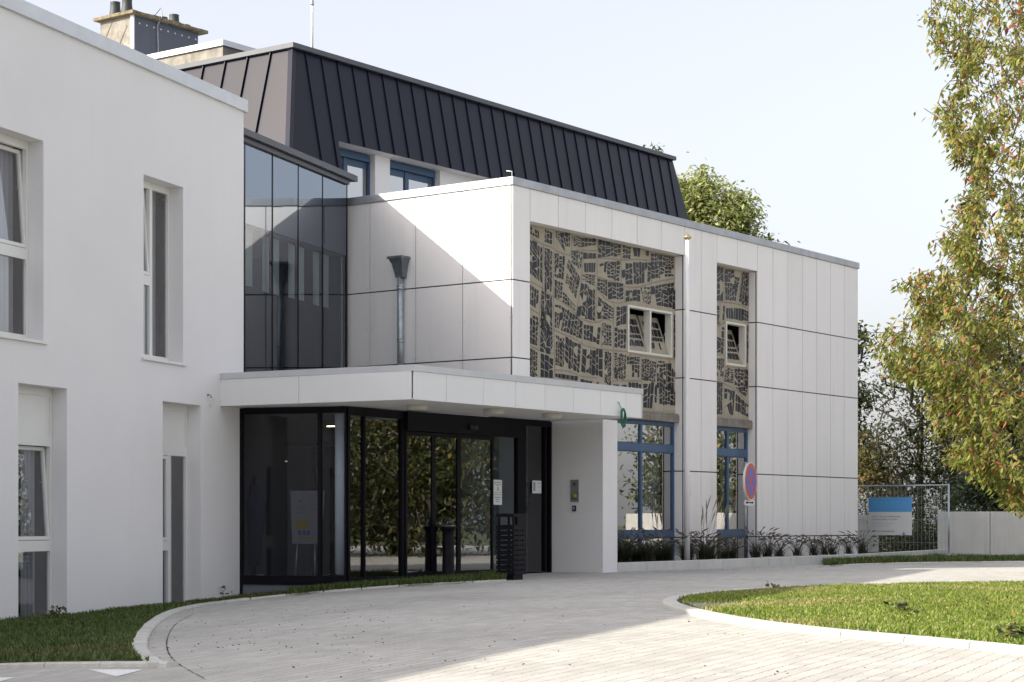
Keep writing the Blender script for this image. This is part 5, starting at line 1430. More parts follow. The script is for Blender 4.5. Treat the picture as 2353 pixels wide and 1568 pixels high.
n_ = len(pts_); mb.add([Sp(u, zp + z, .025) for u, z in pts_] + [Sp(u, zp + z, .0) for u, z in pts_], [tuple(range(n_)), tuple(range(2 * n_ - 1, n_ - 1, -1))] + [(k, n_ + k, n_ + (k + 1) % n_, (k + 1) % n_) for k in range(n_)])
ap_ = build('arrow_plate', mb, M['swhite'], sg_)
mb = MB()
for poly in ([(-.07, .012), (-.07, -.012), (.07, -.012), (.07, .012)], [(-.125, 0), (-.065, -.034), (-.065, .034)], [(.125, 0), (.065, .034), (.065, -.034)]):
    mb.add([Sp(u, zp + z, .028) for u, z in poly], [tuple(range(len(poly)))])
build('double_arrow', mb, M['ink'], ap_)

# green cable coil hanging at the canopy end
D = (K + 6.2 * A)[1]
tk = on_plane(1428, K - .06 * B, A)[2]; c0 = Kp(tk, -.075, 0)
zc1_ = zat(957, c0[1])
hz = thing('green_cable_coil', (c0[0], c0[1], zc1_), 'green cable coil hanging from the right end of the white canopy', 'cable coil')
mb = MB(); rc = random.Random(6)
for k in range(7):
    ra, rz = rc.uniform(.035, .075), rc.uniform(.12, .165); oo = rc.uniform(-.015, .015); of = rc.uniform(-.02, .02); dd = rc.uniform(-.02, .015)
    mb.tube([Kp(tk + oo + ra * sin(a_), -.085 + dd + .012 * cos(2 * a_ + k), zc1_ - .01 + of + rz * cos(a_)) for a_ in np.linspace(0, 2 * pi, 25)], .008, 6)
build('coil', mb, M['hose'], hz)
mb = MB(); zt_c = zat(925, c0[1]); mb.tube([Kp(tk - .09, -.03, zt_c + .0), Kp(tk - .07, -.05, zt_c), Kp(tk - .035, -.065, zt_c - .09), Kp(tk - .01, -.08, zc1_ + .13)], .006, 6); build('loose_end', mb, M['hose'], hz)

# ================================================================== FENCE, BANNER, CONCRETE WALLS
fl0, fl1 = V((1925 - CX) / F * 48.6, 48.6), V((2180 - CX) / F * 46.5, 46.5)
fd = fl1 - fl0; Lf = np.linalg.norm(fd); fd /= Lf; fnn = V(fd[1], -fd[0])
if fnn[1] > 0: fnn = -fnn
zf1 = zat(1113, 46.5); zf0 = zf1 - 2.0
def Fe(t, d, z): return (fl0[0] + fd[0] * t + fnn[0] * d, fl0[1] + fd[1] * t + fnn[1] * d, z)
fe = thing('site_fence_panel', Fe(Lf, 0, zf0), 'galvanised mesh site fence panel beside the clad block end', 'fence')
mb = MB(); mb.tube([Fe(0, 0, zf1 - .02), Fe(Lf, 0, zf1 - .02)], .020, 10); mb.tube([Fe(Lf, 0, zf0 - .05), Fe(Lf, 0, zf1 + .01)], .024, 10); mb.tube([Fe(0, 0, zf0), Fe(0, 0, zf1)], .022, 10); mb.tube([Fe(0, 0, zf0 + .12), Fe(Lf, 0, zf0 + .12)], .02, 10)
build('tube_frame', mb, M['galv'], fe)
mb = MB(); t = .1
while t < Lf - .03: mb.tube([Fe(t, 0, zf0 + .12), Fe(t, 0, zf1 - .02)], .0032, 4, cap=False); t += .11
z = zf1 - .30
while z > zf0 + .2: mb.tube([Fe(0, .006, z), Fe(Lf, .006, z)], .0035, 4, cap=False); z -= .283
build('wire_mesh', mb, M['galv'], fe)
mb = MB(); cfo = Fe(Lf, 0, 0); mb.ob((cfo[0] - .1, cfo[1] - .35, 0.05), (.22, 0, 0), (0, .7, 0), (0, 0, .14)); build('foot', mb, M['concrete'], fe)
# banner
def ft(px, d=.03): return on_plane(px, fl0 + fnn * d, fd)
tb0_, yb0, _t0 = None, None, None
x_, y_, t_0 = ft(1995.5); D0 = y_; x_, y_, t_1 = ft(2095.3); D1 = y_
zb_t, zb_b, zb_m = zat(1143.7, (D0 + D1) / 2), zat(1230, (D0 + D1) / 2), zat(1176.8, (D0 + D1) / 2)
bn_ = thing('site_banner', Fe(t_0, .03, zb_b), 'blue and white building firm banner tied to the site fence', 'banner')
def bq(mbx, u0, u1, v0, v1, d): mbx.hexa([Fe(t_0 + u0, d - .003, v0), Fe(t_0 + u1, d - .003, v0), Fe(t_0 + u1, d, v0), Fe(t_0 + u0, d, v0), Fe(t_0 + u0, d - .003, v1), Fe(t_0 + u1, d - .003, v1), Fe(t_0 + u1, d, v1), Fe(t_0 + u0, d, v1)])
Wb = t_1 - t_0
mb = MB(); bq(mb, 0, Wb, zb_m, zb_t, .03); build('blue_band', mb, M['bannerblue'], bn_)
mb = MB(); bq(mb, 0, Wb, zb_b, zb_m - .001, .03); build('white_band', mb, M['bannerwhite'], bn_)
mb = MB(); u_ = Wb * .78; mb.add([Fe(t_0 + u_, .0335, zb_b + .01), Fe(t_0 + u_ + .09, .0335, zb_b + .01), Fe(t_0 + u_ + .045, .0335, zb_b + .09)], [(0, 1, 2), (2, 1, 0)]); build('emblem', mb, M['bannerlet'], bn_)
from mathutils import Matrix
def lettering(parent, txt, u, z, size, mat, width=None):
    cu = bpy.data.curves.new('t', 'FONT'); cu.body = txt; cu.size = size; cu.fill_mode = 'FRONT'; cu.offset = size * .012
    to = bpy.data.objects.new('t', cu); COL.objects.link(to)
    bpy.context.view_layer.update()
    me = bpy.data.meshes.new_from_object(to)
    bpy.data.objects.remove(to)
    xs = [v.co.x for v in me.vertices]; k = 1.0 if width is None else width / (max(xs) - min(xs)); x0 = min(xs)
    org = ORG[parent.name]
    for v in me.vertices:
        q = Fe(t_0 + u + (v.co.x - x0) * k, .0345, z + v.co.y); v.co = (q[0] - org[0], q[1] - org[1], q[2] - org[2])
    me.materials.clear(); me.materials.append(mat)
    o = bpy.data.objects.new('lettering', me); COL.objects.link(o); o.parent = parent
    return o
Hb = zb_t - zb_b; bz = lambda q: zb_t - Hb * (q - 190) / (1412 - 190)
lettering(bn_, 'GANSER', Wb * .10, bz(520), Hb * .235, M['bannerlet'], Wb * .80)
lettering(bn_, 'Hoch-, Tief- und Stahlbetonbau', Wb * .085, bz(828), Hb * .055, M['greyink'], Wb * .665)
lettering(bn_, 'Travaux publics et privés', Wb * .085, bz(918), Hb * .055, M['greyink'], Wb * .575)
lettering(bn_, '4700 Eupen - Belgien', Wb * .085, bz(1048), Hb * .05, M['paleink'], Wb * .50)
lettering(bn_, 'Tel. 087 55 45 24', Wb * .085, bz(1135), Hb * .05, M['paleink'], Wb * .40)
lettering(bn_, 'WWW.GANSER.BE', Wb * .09, bz(1315), Hb * .058, M['greyink'], Wb * .51)

# concrete walls
wl0, wl1 = V((2154 - CX) / F * 47.9, 47.9), V(18.5, 45.2)
wd = wl1 - wl0; Lw_ = np.linalg.norm(wd); wd /= Lw_; wn = V(wd[1], -wd[0])
if wn[1] > 0: wn = -wn
zw = zat(1176.0, 47.4)
cw = thing('concrete_wall', (wl0[0], wl0[1], .05), 'long pale concrete retaining wall right of the site fence', 'wall')
def Wl(t, d, z): return (wl0[0] + wd[0] * t - wn[0] * d, wl0[1] + wd[1] * t - wn[1] * d, z)
tj = [0, on_plane(2275, wl0, wd)[2]]; 
while tj[-1] < Lw_: tj.append(tj[-1] + 2.0)
for p, q in zip(tj, tj[1:]):
    mb = MB(); mb.hexa([Wl(p + .006, 0, -.1), Wl(q - .006, 0, -.1), Wl(q - .006, .16, -.1), Wl(p + .006, .16, -.1), Wl(p + .006, 0, zw), Wl(q - .006, 0, zw), Wl(q - .006, .16, zw), Wl(p + .006, .16, zw)])
    build('wall_element', mb, M['concrete'], cw, bevel=.012)
q0 = V((1935 - CX) / F * 51.5, 51.5); q1 = V((2022 - CX) / F * 51.5, 51.5)
c2 = thing('concrete_wall', (q0[0], q0[1], 0), 'short grey concrete wall stub hidden behind the site banner', 'wall')
mb = MB(); mb.ob((q0[0], q0[1], -.1), (q1[0] - q0[0], .2, 0), (0, .2, 0), (0, 0, zat(1184, 51.5) + .1)); build('wall_element', mb, M['concrete'], c2, bevel=.012)

# ================================================================== PLANTS
def leaf_cloud(r, C, size, aspect=.45, droop=.5, jitter=.5, fold=True, dirs=None):
    """C (n,3) leaf bases -> verts, tris; every leaf an island of 4 tris"""
    n_ = len(C)
    az = r.uniform(0, 2 * pi, n_) if dirs is None else dirs + r.normal(0, .5, n_)
    pit = -droop + r.normal(0, jitter, n_)
    L = size * r.uniform(.65, 1.25, n_)
    d = np.stack([np.cos(az) * np.cos(pit), np.sin(az) * np.cos(pit), np.sin(pit)], 1)
    s = np.stack([-np.sin(az), np.cos(az), np.zeros(n_)], 1)
    roll = r.normal(0, .5, n_)
    u = np.cross(s, d); s = s * np.cos(roll)[:, None] + u * np.sin(roll)[:, None]; u = np.cross(s, d)
    W_ = (L * aspect)[:, None] * .5; L_ = L[:, None]
    v = np.zeros((n_, 5, 3))
    v[:, 0] = C
    v[:, 1] = C + d * L_ * .45 - s * W_ + u * W_ * .35
    v[:, 2] = C + d * L_ * .45 + s * W_ + u * W_ * .35
    v[:, 3] = C + d * L_ * .52
    v[:, 4] = C + d * L_ * .96 - np.array([0, 0, 1]) * L_ * .18
    b = np.arange(n_)[:, None] * 5
    t = np.concatenate([b + [0, 3, 1], b + [0, 2, 3], b + [1, 3, 4], b + [3, 2, 4]], 0)
    return v.reshape(-1, 3), t

def grow(root, limbs, targets, rnd, sag=.0, maxseg=.35):
    """attach each target to the nearest grown node -> nodes, parents"""
    nodes = [np.array(root, float)]; par = [-1]
    for lp in limbs:
        last = 0
        if len(lp) and np.linalg.norm(np.array(lp[0]) - nodes[0]) > .01:
            pass
        for p in lp:
            p = np.array(p, float)
            seg = p - nodes[last]; k = max(1, int(np.linalg.norm(seg) / maxseg)); base_ = nodes[last]
            for i in range(1, k + 1):
                nodes.append(base_ + seg * i / k + rnd.normal(0, .015, 3)); par.append(last); last = len(nodes) - 1
    order = np.argsort([np.linalg.norm(t - nodes[0]) for t in targets])
    tips = []
    for oi in order:
        t = targets[oi]; N = np.array(nodes)
        dvec = t - N; d = np.linalg.norm(dvec, axis=1) + .5 * np.maximum(0, N[:, 2] - t[2])
        d[0] += .8
        i = int(np.argmin(d)); seg = t - nodes[i]; k = max(1, int(np.linalg.norm(seg) / maxseg)); base_ = nodes[i]; last = i
        bend = np.array([rnd.normal(0, .08), rnd.normal(0, .08), .10]) * np.linalg.norm(seg)
        for j in range(1, k + 1):
            f = j / k; p = base_ + seg * f + bend * (f * (1 - f)) * 1.5
            nodes.append(p); par.append(last); last = len(nodes) - 1
        tips.append(last)
    return np.array(nodes), par, tips

def branch_mesh(nodes, par, r_tip, r_root, n_=5, power=.5):
    cnt = np.zeros(len(nodes)); has = np.zeros(len(nodes), bool)
    for i in range(len(nodes) - 1, 0, -1):
        if not has[i]: cnt[i] = 1
        cnt[par[i]] += cnt[i]; has[par[i]] = True
    mxc = cnt[0]
    rad = r_tip + (r_root - r_tip) * (cnt / mxc) ** power
    mb = MB()
    kids = {}
    for i, p in enumerate(par):
        if p >= 0: kids.setdefault(p, []).append(i)
    # chains
    stack = [(0, None)]
    while stack:
        i, prev = stack.pop()
        for c in kids.get(i, []):
            chain = [i, c]; cur = c
            while len(kids.get(cur, [])) >= 1:
                ks_ = sorted(kids[cur], key=lambda q: -cnt[q])
                for o_ in ks_[1:]: stack.append((-1 - cur, o_))
                cur = ks_[0]; chain.append(cur)
            mb.tube([nodes[q] for q in chain], [min(rad[q], rad[chain[1]]) for q in chain], n_, cap=False)
        if i < 0:
            b_ = -1 - i; chain = [b_, prev]; cur = prev
            while len(kids.get(cur, [])) >= 1:
                ks_ = sorted(kids[cur], key=lambda q: -cnt[q])
                for o_ in ks_[1:]: stack.append((-1 - cur, o_))
                cur = ks_[0]; chain.append(cur)
            mb.tube([nodes[q] for q in chain], [min(rad[q], rad[chain[1]]) for q in chain], n_, cap=False)
    return mb

def add_leaves(name, parent, C, r, size, aspect, droop, mat, dirs=None, jitter=.5):
    v, t = leaf_cloud(r, C, size, aspect, droop, jitter, dirs=dirs)
    root = parent
    while root.parent is not None: root = root.parent
    v = v - ORG[root.name]
    me = fast_mesh(name, v, t, [mat])
    me.polygons.foreach_set('use_smooth', np.ones(len(me.polygons), bool))
    o = bpy.data.objects.new(name, me); COL.objects.link(o); o.parent = parent
    return o

M['cherry'] = leafmat('autumn cherry leaves', [(0, (.10, .14, .022)), (.30, (.19, .23, .04)), (.60, (.30, .31, .07)), (.84, (.38, .32, .10)), (.94, (.38, .20, .08)), (.98, (.42, .09, .05)), (1, (.16, .04, .03))], .5)
M['ashlit'] = leafmat('yellow green leaves', [(0, (.22, .27, .08)), (.5, (.36, .40, .15)), (1, (.47, .47, .22))], .5)
M['darkleaf'] = leafmat('dark leaves', [(0, (.020, .032, .012)), (.6, (.038, .055, .018)), (1, (.09, .085, .03))], .25)
M['olive'] = leafmat('olive leaves', [(0, (.035, .055, .018)), (.5, (.075, .10, .03)), (.85, (.13, .14, .05)), (1, (.26, .19, .05))], .35)
M['greyash'] = leafmat('grey green leaves', [(0, (.055, .085, .045)), (.5, (.10, .14, .07)), (1, (.17, .20, .10))], .3)
M['rusty'] = leafmat('yellowing leaves', [(0, (.07, .085, .02)), (.5, (.16, .14, .035)), (1, (.30, .17, .05))], .35)

# --- the cherry tree on the right
r = np.random.default_rng(21)
DT = 20.0
bnd = [(-200, 2240), (-60, 2185), (0, 2140), (40, 2125), (110, 2150), (180, 2185), (250, 2125), (300, 2160), (360, 2195), (440, 2215), (500, 2170), (545, 2150), (600, 2180), (640, 2075), (665, 2060), (700, 2120), (730, 2075), (760, 1990), (790, 2010), (850, 2050), (900, 2120), (960, 2130), (1010, 2165), (1060, 2180), (1090, 2240), (1130, 2300), (1170, 2345), (1200, 2420)]
by = [q[0] for q in bnd]; bx = [q[1] for q in bnd]
targets = []
while len(targets) < 1900:
    py = r.uniform(-260, 1190); lim = np.interp(py, by, bx)
    px = lim + (abs(r.normal(0, 1)) * 170 + r.uniform(0, 40) if r.random() < .5 else r.uniform(0, 420))
    if py < 520 and r.random() < .42: continue
    if px > 3000: continue
    D = DT + r.uniform(-2.0, 2.0) * min(1, .25 + (px - lim) / 260)
    targets.append(np.array([(px - CX) / F * D, D, zat(py, D)]))
for _ in range(95):
    py = r.uniform(-40, 1150); lim = np.interp(py, by, bx); px = lim + r.uniform(-12, 70); D = DT + r.uniform(-.9, .9); targets.append(np.array([(px - CX) / F * D, D, zat(py, D)]))
for py, px in ((40, 2126), (250, 2124), (180, 2190), (560, 2152), (660, 2062), (765, 1992), (790, 2004), (720, 2085), (850, 2052), (930, 2130), (1085, 2245), (1150, 2330), (110, 2155), (340, 2198), (0, 2140), (430, 2216)):
    D = DT + r.uniform(-.4, .4); targets.append(np.array([(px - CX) / F * D, D, zat(py, D)]))
tx, ty = 6.9, DT + .2
ctree = thing('cherry_tree', (tx, ty, .05), 'cherry tree with reddening autumn leaves reaching into the picture on the right', 'tree')
limbs = [[(tx, ty, 1.4), (tx - .15, ty, 2.4), (tx - .3, ty + .1, 4.2), (tx - .5, ty, 6.6)], [(tx, ty, 1.5), (tx - .9, ty - .3, 2.6), (tx - 1.5, ty - .4, 3.6)], [(tx, ty, 1.5), (tx + .8, ty + .4, 3.0), (tx + 1.2, ty + .5, 5.0)], [(tx, ty, 1.4), (tx - .8, ty + .6, 2.0), (tx - 1.8, ty + .5, 2.3)]]
nodes, par, tips = grow((tx, ty, .0), limbs, targets, r, maxseg=.22)
build('trunk', branch_mesh(nodes, par, .0040, .10, 5, .86), M['bark'], ctree)
C = []; dirs = []
kidc = np.zeros(len(nodes), int)
for p in par:
    if p >= 0: kidc[p] += 1
for ti in tips:
    i = ti; k = 0
    while i > 0 and k < 4:
        p = par[i]; seg = nodes[i] - nodes[p]; az = math.atan2(seg[1], seg[0])
        m_ = 4 if k else 6
        for q in range(m_):
            f = r.random(); off_ = r.normal(0, 1, 3); off_ /= np.linalg.norm(off_); C.append(nodes[p] + seg * f + off_ * r.uniform(0, .13) - np.array([0, 0, .02])); dirs.append(az + r.choice([-1, 1]) * r.uniform(.4, 1.3) if k or q > 2 else az)
        i = p; k += 1
C = np.array(C); dirs = np.array(dirs)
print('cherry leaves', len(C))
add_leaves('crown', ctree, C, r, .078, .42, .6, M['cherry'], dirs=dirs, jitter=.35)

def blob_tree(name, label, base, blobs, nt_targets, leaves_per, size, mat, seed, bark, r_root=.14, trunk_top=None, clump=.35, aspect=.45, group=None, droop=.3, twigs=True):
    """a tree whose crown fills several uneven ellipsoids with leaf clumps along grown branches"""
    r = np.random.default_rng(seed)
    tg = []
    wsum = sum(b[3] * b[4] * b[5] for b in blobs)
    for (x, y, z, rx, ry, rz) in blobs:
        n_ = max(4, int(nt_targets * rx * ry * rz / wsum))
        q = r.normal(0, 1, (n_, 3)); q /= np.linalg.norm(q, axis=1)[:, None]; q *= r.uniform(.35, 1.05, n_)[:, None] ** .6
        tg += [np.array([x, y, z]) + p * [rx, ry, rz] for p in q]
    t = thing(name, base, label, 'tree', group)
    top = trunk_top or np.mean([b[:3] for b in blobs], 0)
    mid = np.array(base) * .45 + np.array(top) * .55
    nodes, par, tips = grow(base, [[tuple(np.array(base) * .7 + np.array(top) * .3 + [.1, 0, 0]), tuple(mid), tuple(top)]], tg, r, maxseg=.6)
    build('trunk', branch_mesh(nodes, par, .012, r_root, 5, .55), bark, t)
    T = np.array([nodes[i] for i in tips])
    C = np.repeat(T, leaves_per, 0) + r.normal(0, 1, (len(T) * leaves_per, 3)) * clump * np.array([1, 1, .7])
    add_leaves('crown', t, C, r, size, aspect, droop, mat)
    return t
def PX(px, py, D): return ((px - CX) / F * D, D, zat(py, D))
def el(px, py, D, rpx, rpy, rd=None):
    c = PX(px, py, D); return (c[0], c[1], c[2], rpx / F * D, rd or rpx / F * D, rpy / F * D)

# light green tree behind the mansard
blob_tree('ash_tree', 'sunlit light green tree rising behind the dark mansard roof', (PX(1640, 1100, 72)[0], 72, 0), [el(1590, 450, 72, 60, 55), el(1650, 500, 72, 80, 65), el(1690, 545, 72, 38, 40), el(1560, 560, 72, 60, 90), el(1680, 640, 72, 70, 80), el(1600, 410, 72, 35, 25)], 330, 42, .24, M['ashlit'], 31, M['bark'], .3, trunk_top=PX(1620, 560, 72), clump=.28, droop=.2)
blob_tree('ash_tree', 'tip of a yellow green tree peeking over the far end of the mansard roof edge', (PX(1490, 1100, 84)[0], 84, 0), [el(1498, 350, 84, 13, 7), el(1492, 385, 84, 30, 25), el(1490, 450, 84, 60, 60)], 60, 42, .24, M['olive'], 32, M['bark'], .3, trunk_top=PX(1492, 420, 84), clump=.22)
blob_tree('ash_tree', 'low green treetop just showing above the right end of the clad block', (PX(1790, 1100, 78)[0], 78, 0), [el(1755, 558, 78, 14, 10), el(1795, 580, 78, 8, 8), el(1770, 640, 78, 60, 60)], 70, 42, .24, M['olive'], 33, M['bark'], .3, trunk_top=PX(1775, 620, 78), clump=.25)
# trees right of the block, behind the fence
blob_tree('dark_tree', 'dark green feathery tree hugging the right edge of the clad block', (PX(1945, 1200, 62)[0], 62, .1), [el(1960, 800, 62, 40, 45), el(1970, 880, 62, 32, 55), el(1950, 960, 62, 60, 90), el(1945, 1060, 62, 60, 70)], 110, 45, .20, M['darkleaf'], 34, M['dbark'], .22, trunk_top=PX(1945, 820, 62), clump=.32)
blob_tree('sparse_tree', 'thin dark multi stemmed tree with see through crown behind the site fence', (PX(2105, 1240, 58)[0], 58, .1), [el(2080, 930, 58, 75, 110), el(2140, 880, 58, 70, 90), el(2050, 1030, 58, 75, 70), el(2140, 1030, 58, 65, 80), el(2100, 1110, 58, 70, 60)], 210, 24, .14, M['darkleaf'], 35, M['dbark'], .16, trunk_top=PX(2120, 900, 58), clump=.30)
blob_tree('sparse_tree', 'second dark slender tree just right of the thin stems behind the fence', (PX(2178, 1240, 57)[0], 57, .1), [el(2185, 880, 57, 50, 90), el(2200, 1000, 57, 60, 90), el(2190, 1110, 57, 55, 60)], 130, 30, .15, M['darkleaf'], 36, M['dbark'], .14, trunk_top=PX(2190, 880, 57), clump=.30)
blob_tree('oak_tree', 'dense olive tree with yellow sprays behind the cherry', (PX(2290, 1240, 60)[0], 60, .1), [el(2240, 760, 60, 60, 60), el(2290, 850, 60, 90, 110), el(2330, 1000, 60, 110, 110), el(2240, 950, 60, 50, 70), el(2250, 1060, 60, 70, 70)], 260, 44, .20, M['olive'], 37, M['dbark'], .28, trunk_top=PX(2290, 850, 60), clump=.36)
blob_tree('leafy_shrub', 'grey green leafy shrub leaning over the concrete wall', (PX(2320, 1240, 52)[0], 52, .1), [el(2260, 1120, 52, 60, 50), el(2320, 1090, 52, 70, 60), el(2370, 1120, 52, 60, 55), el(2230, 1150, 52, 30, 25)], 170, 40, .17, M['greyash'], 38, M['dbark'], .10, trunk_top=PX(2320, 1130, 52), clump=.28, droop=.1)
blob_tree('yellowing_bush', 'small yellowing bush between the clad block and the thin dark trees', (PX(2010, 1240, 60)[0], 60, .1), [el(2005, 1070, 60, 45, 40), el(1985, 1020, 60, 25, 30), el(2030, 1110, 60, 45, 35)], 90, 26, .17, M['rusty'], 39, M['dbark'], .08, trunk_top=PX(2005, 1080, 60), clump=.28)
# undergrowth behind the fence
r = np.random.default_rng(51)
C = []
for i in range(430):
    px = r.uniform(1960, 2420); D = r.uniform(51.8, 57); hh = r.uniform(.2, 2.3) * (1.0 if px < 2200 else .9)
    c = V((px - CX) / F * D, D, r.uniform(.1, hh))
    C.append(c + r.normal(0, 1, (70, 3)) * [.28, .28, .22])
C = np.concatenate(C)
v, t = leaf_cloud(r, C, .13, .3, -.3, .5); me = fast_mesh('undergrowth', v, t, [leafmat('undergrowth leaves', [(0, (.018, .03, .01)), (.5, (.045, .062, .02)), (.85, (.09, .105, .035)), (1, (.20, .17, .06))], .3)])
o = bpy.data.objects.new('undergrowth', me); COL.objects.link(o); ORG[o.name] = V(0, 0, 0); tag(o, 'tangled green undergrowth behind the site fence', 'undergrowth'); struct(o, 'stuff')
# trees beyond the right edge, seen in the glass doors and blue windows
for i, (x, y, lab, mt, sd) in enumerate(((17.0, 37.0, 'autumn tree mirrored in the left glass pane beside the door', 'olive', 61), (20.5, 37.6, 'tree with reddish boughs mirrored in the sliding doors', 'rusty', 62), (22.5, 48.5, 'olive tree mirrored in the narrow blue window', 'olive', 63), (18.5, 40.2, 'narrow tree mirrored in the right door leaf', 'olive', 65), (15.5, 33.0, 'green tree mirrored near the glass corner', 'olive', 64))):
    blob_tree('mirrored_tree', lab, (x, y, .05), [(x, y, 1.3, 2.0, 2.0, 1.3), (x, y, 3.2, 2.4, 2.4, 1.8), (x + .5, y + .5, 5.4, 1.8, 1.8, 1.5), (x - 1.1, y - .6, 2.3, 1.4, 1.4, 1.4)], 150, 60, .20, M[mt], sd, M['bark'], .17, trunk_top=(x, y, 5.0), clump=.38, group='trees beyond the right edge')
# woodland mass added out of view to darken the sky reflection in the glass
r = np.random.default_rng(71); C = []
for i in range(420):
    x = r.uniform(-22, 40); c = V(x, -22 + r.normal(0, 1.5), r.uniform(0, 7)); C.append(c + r.normal(0, .9, (34, 3)))
v, t = leaf_cloud(r, np.concatenate(C), .55, .6, .2, .6); me = fast_mesh('added_woodland', v, t, [M['darkleaf']])
o = bpy.data.objects.new('added_woodland', me); COL.objects.link(o); ORG[o.name] = V(0, 0, 0); tag(o, 'dark trees added unseen behind the camera to dim the sky mirrored in the glass', 'added_woodland'); struct(o, 'stuff')

# --- fountain grass clumps in the planter
M['fgrass'] = leafmat('dark fountain grass', [(0, (.028, .038, .022)), (.6, (.06, .075, .04)), (1, (.12, .12, .07))], .3)
M['plume'] = leafmat('seed heads', [(0, (.07, .06, .055)), (.6, (.15, .125, .10)), (1, (.34, .28, .19))], .3)
def fountain(loc, label, scale, seed, nb=420, npl=46, h=.75):
    r = np.random.default_rng(seed)
    t = thing('ornamental_grass', loc, label, 'ornamental grass', 'fountain grass clumps in the planter bed')
    V_, T_ = [], []
    def blades(n_, H0, H1, wd, spread, outv):
        pts_v = []; tr = []
        for i in range(n_):
            az = r.uniform(0, 2 * pi); H = r.uniform(H0, H1) * scale; sp_ = spread * r.uniform(.3, 1.1) * scale
            p0 = np.array([r.normal(0, .05), r.normal(0, .05), 0]); d = np.array([cos(az), sin(az), 0]); s = np.array([-sin(az), cos(az), 0]) * wd
            o_ = len(pts_v)
            for k in range(4):
                f = k / 3; c = p0 + d * sp_ * f ** 1.6 + np.array([0, 0, H * (f - .28 * f ** 3)])
                w_ = (1 - f) * .9 + .1; pts_v += [c - s * w_, c + s * w_]
            for k in range(3): tr += [(o_ + 2 * k, o_ + 2 * k + 1, o_ + 2 * k + 3), (o_ + 2 * k, o_ + 2 * k + 3, o_ + 2 * k + 2)]
        return np.array(pts_v), np.array(tr)
    v, tt = blades(nb, .35 * h, .95 * h, .007, .55, 0)
    me = fast_mesh('blades', v, tt, [M['fgrass']]); o = bpy.data.objects.new('blades', me); COL.objects.link(o); o.parent = t
    mb = MB()
    for i in range(npl):
        az = r.uniform(0, 2 * pi); H = r.uniform(.75, 1.3) * h * scale; sp_ = r.uniform(.15, .6) * scale
        d = np.array([cos(az), sin(az), 0])
        path = [d * sp_ * f ** 1.7 + np.array([0, 0, H * (f - .2 * f ** 3)]) for f in (0, .35, .7, .88, .95, 1.06)]
        mb.tube(path[:4], .0035, 3, 0, cap=False)
        mb.tube(path[3:], [.006, .015, .004], 5, 0, cap=True)
    org = V(*loc); mb.v = [(x + org[0], y + org[1], z + org[2]) for x, y, z in mb.v]
    build('seed_heads', mb, M['plume'], t)
    return t
fgs = []
labs_w = 'dark fountain grass clump in the planter below the wide blue window'
for px, b_ in ((1437, -.62), (1462, -.45), (1490, -.62), (1515, -.42), (1540, -.60), (1562, -.40)):
    a_, D = fa(px, b_); fgs.append((a_, b_, labs_w, 1.0))
for px, b_ in ((1600, -.6), (1620, -.35), (1640, -.6)):
    a_, D = fa(px, b_); fgs.append((a_, b_, 'fountain grass clump between the flagpole and the narrow blue window', 1.05))
a_, D = fa(1668, -.5); fgs.append((a_, -.5, 'low fountain grass clump in front of the narrow blue window', .72))
a_, D = fa(1692, -.5); fgs.append((a_, -.5, 'low fountain grass clump at the foot of the traffic sign post', .70))
for px, b_ in ((1742, -.6), (1772, -.5), (1800, -.62), (1830, -.5), (1858, -.62), (1886, -.5), (1912, -.62), (1940, -.5), (1964, -.62)):
    a_, D = fa(px, b_); fgs.append((a_, b_, 'fountain grass clump against the blank panels right of the traffic sign', .95))
rf_ = random.Random(17)
for i, (a_, b_, lab, s_) in enumerate(fgs):
    a_ += rf_.uniform(-.16, .16); b_ += rf_.uniform(-.14, .10); k_ = rf_.uniform(.62, 1.18)
    fountain(W(a_, b_, .17 + .004 * a_), lab, s_ * k_, 100 + i, nb=int((380 if i < 6 else 230 if i < 11 else 110) * k_), npl=int((20 if i < 6 else 32) * rf_.uniform(.6, 1.2)), h=.60)
# a few taller pale stalks beside the narrow window
r = np.random.default_rng(9); a_, D = fa(1632, -.35)
t = thing('tall_grass_stalks', W(a_, -.35, .2), 'tall pale feathery grass stalks left of the narrow blue window', 'grass stalks')
mb = MB()
for i in range(11):
    p = V(*W(a_ + r.uniform(-.3, .3), -.35 + r.uniform(-.1, .1), .2)); H = r.uniform(.9, 1.35); dx = r.uniform(-.05, .30)
    path = [p + V(dx * f ** 2, 0, H * f) for f in (0, .4, .75, .9, 1.0)]
    mb.tube(path[:3], .003, 3, cap=False); mb.tube(path[2:], [.006, .014, .003], 5)
build('stalks', mb, leafmat('pale stalks', [(0, (.30, .24, .14)), (1, (.45, .38, .24))], .3), t)

# weeds by the left wall
def weed(px, py, label, seed, h=.28, nl=26):
    p = ground(px, py, .03); r = np.random.default_rng(seed)
    t = thing('weed', tuple(p), label, 'weed', 'weeds in the lawn and kerb')
    C = np.array([[p[0] + r.normal(0, .05), p[1] + r.normal(0, .04), p[2] + r.uniform(0, h)] for _ in range(nl)])
    add_leaves('leaves', t, C, r, .09, .5, -.2, M['olive'])
    mb = MB()
    for k in range(4): mb.tube([tuple(p), (p[0] + r.normal(0, .05), p[1], p[2] + h * r.uniform(.6, 1))], .004, 4, cap=False)
    build('stem', mb, M['grass_dark'], t)
weed(296, 1397, 'upright leafy weed at the foot of the white wall between the two ground floor windows', 1)
weed(270, 1400, 'low weed left of the upright one at the white wall', 2, .16)
weed(506, 1376, 'spiky weed at the wall corner beside the dark plinth', 3, .22, 34)
weed(130, 1420, 'weed tuft below the leftmost ground floor window reveal', 4, .14)
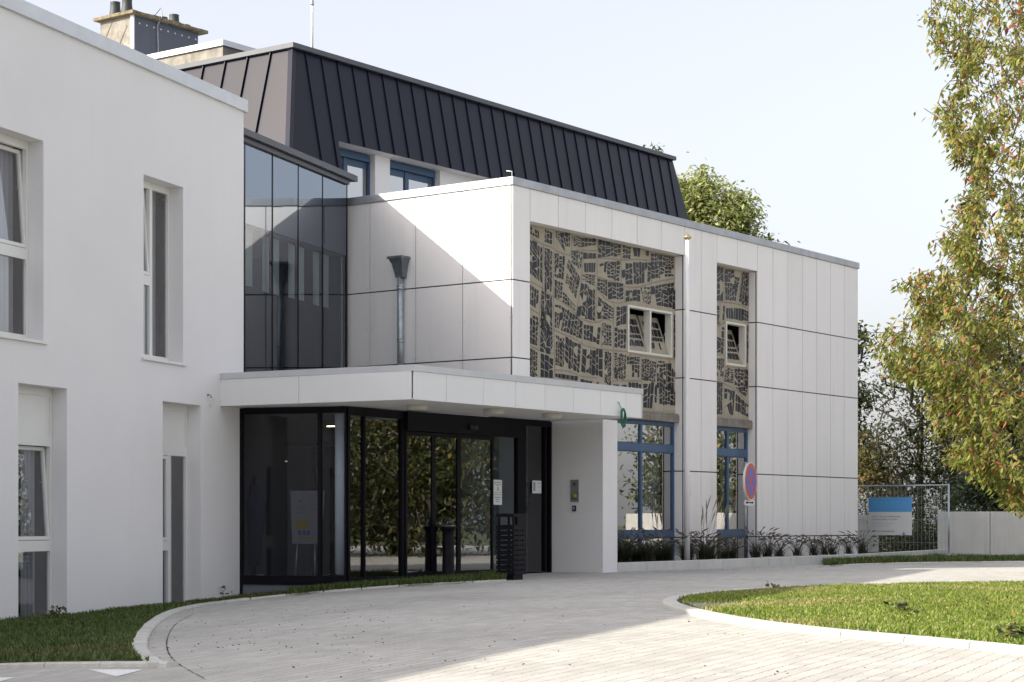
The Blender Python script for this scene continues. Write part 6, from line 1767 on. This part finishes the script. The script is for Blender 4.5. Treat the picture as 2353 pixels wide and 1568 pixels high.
weed(1780, 1356, 'single upright weed at the far edge of the grass island', 5, .10, 14)
weed(2075, 1412, 'dark green weed rosette in the middle of the sunlit island lawn', 6, .10, 40)
weed(2330, 1475, 'large dark weed rosette near the front kerb of the island lawn', 7, .14, 60)

# fallen leaves and grit on the pavers
r = np.random.default_rng(77); C = []
def scatter(n_, fx):
    for _ in range(n_):
        px, py = fx(); p = ground(px, py, .006); C.append(p)
scatter(170, lambda: (r.uniform(380, 900), r.uniform(1390, 1500)))
scatter(150, lambda: (r.uniform(380, 2000), r.uniform(1345, 1560)))
pl_ = [(1487, 1312), (1700, 1305), (1930, 1299)]
for _ in range(90):
    px = r.uniform(1430, 1990); py = np.interp(px, [1430, 1990], [1314, 1300]) + abs(r.normal(0, 1.2)); C.append(ground(px, py, .008))
for _ in range(90):
    px = r.uniform(440, 1100); py = np.interp(px, [q[0] for q in outer[::-1]][3:], [q[1] for q in outer[::-1]][3:]) if False else 0
    i = r.integers(0, len(PO) - 1); f = r.random(); p = PO[i] * (1 - f) + PO[i + 1] * f; C.append(V(p[0] + r.normal(.05, .04), p[1] - abs(r.normal(.05, .05)), zg(p[0]) + .008))
C = np.array(C)
v, t = leaf_cloud(r, C, .026, .6, 0, .15)
me = fast_mesh('fallen_leaves', v, t, [leafmat('fallen leaves', [(0, (.05, .035, .02)), (.6, (.12, .075, .035)), (1, (.24, .08, .04))], .1)])
o = bpy.data.objects.new('fallen_leaves', me); COL.objects.link(o); ORG[o.name] = V(0, 0, 0); tag(o, 'dry fallen leaves and grit scattered over the pale pavers', 'leaves'); struct(o, 'stuff')
# leaves on the lawn under the cherry
C = np.array([ground(r.uniform(2050, 2353), r.uniform(1350, 1420), .06) for _ in range(120)])
v, t = leaf_cloud(r, C, .08, .5, 0, .3); me = fast_mesh('lawn_leaves', v, t, [M['rusty']])
o = bpy.data.objects.new('lawn_leaves', me); COL.objects.link(o); ORG[o.name] = V(0, 0, 0); tag(o, 'brown cherry leaves lying on the sunlit island lawn', 'leaves'); struct(o, 'stuff')
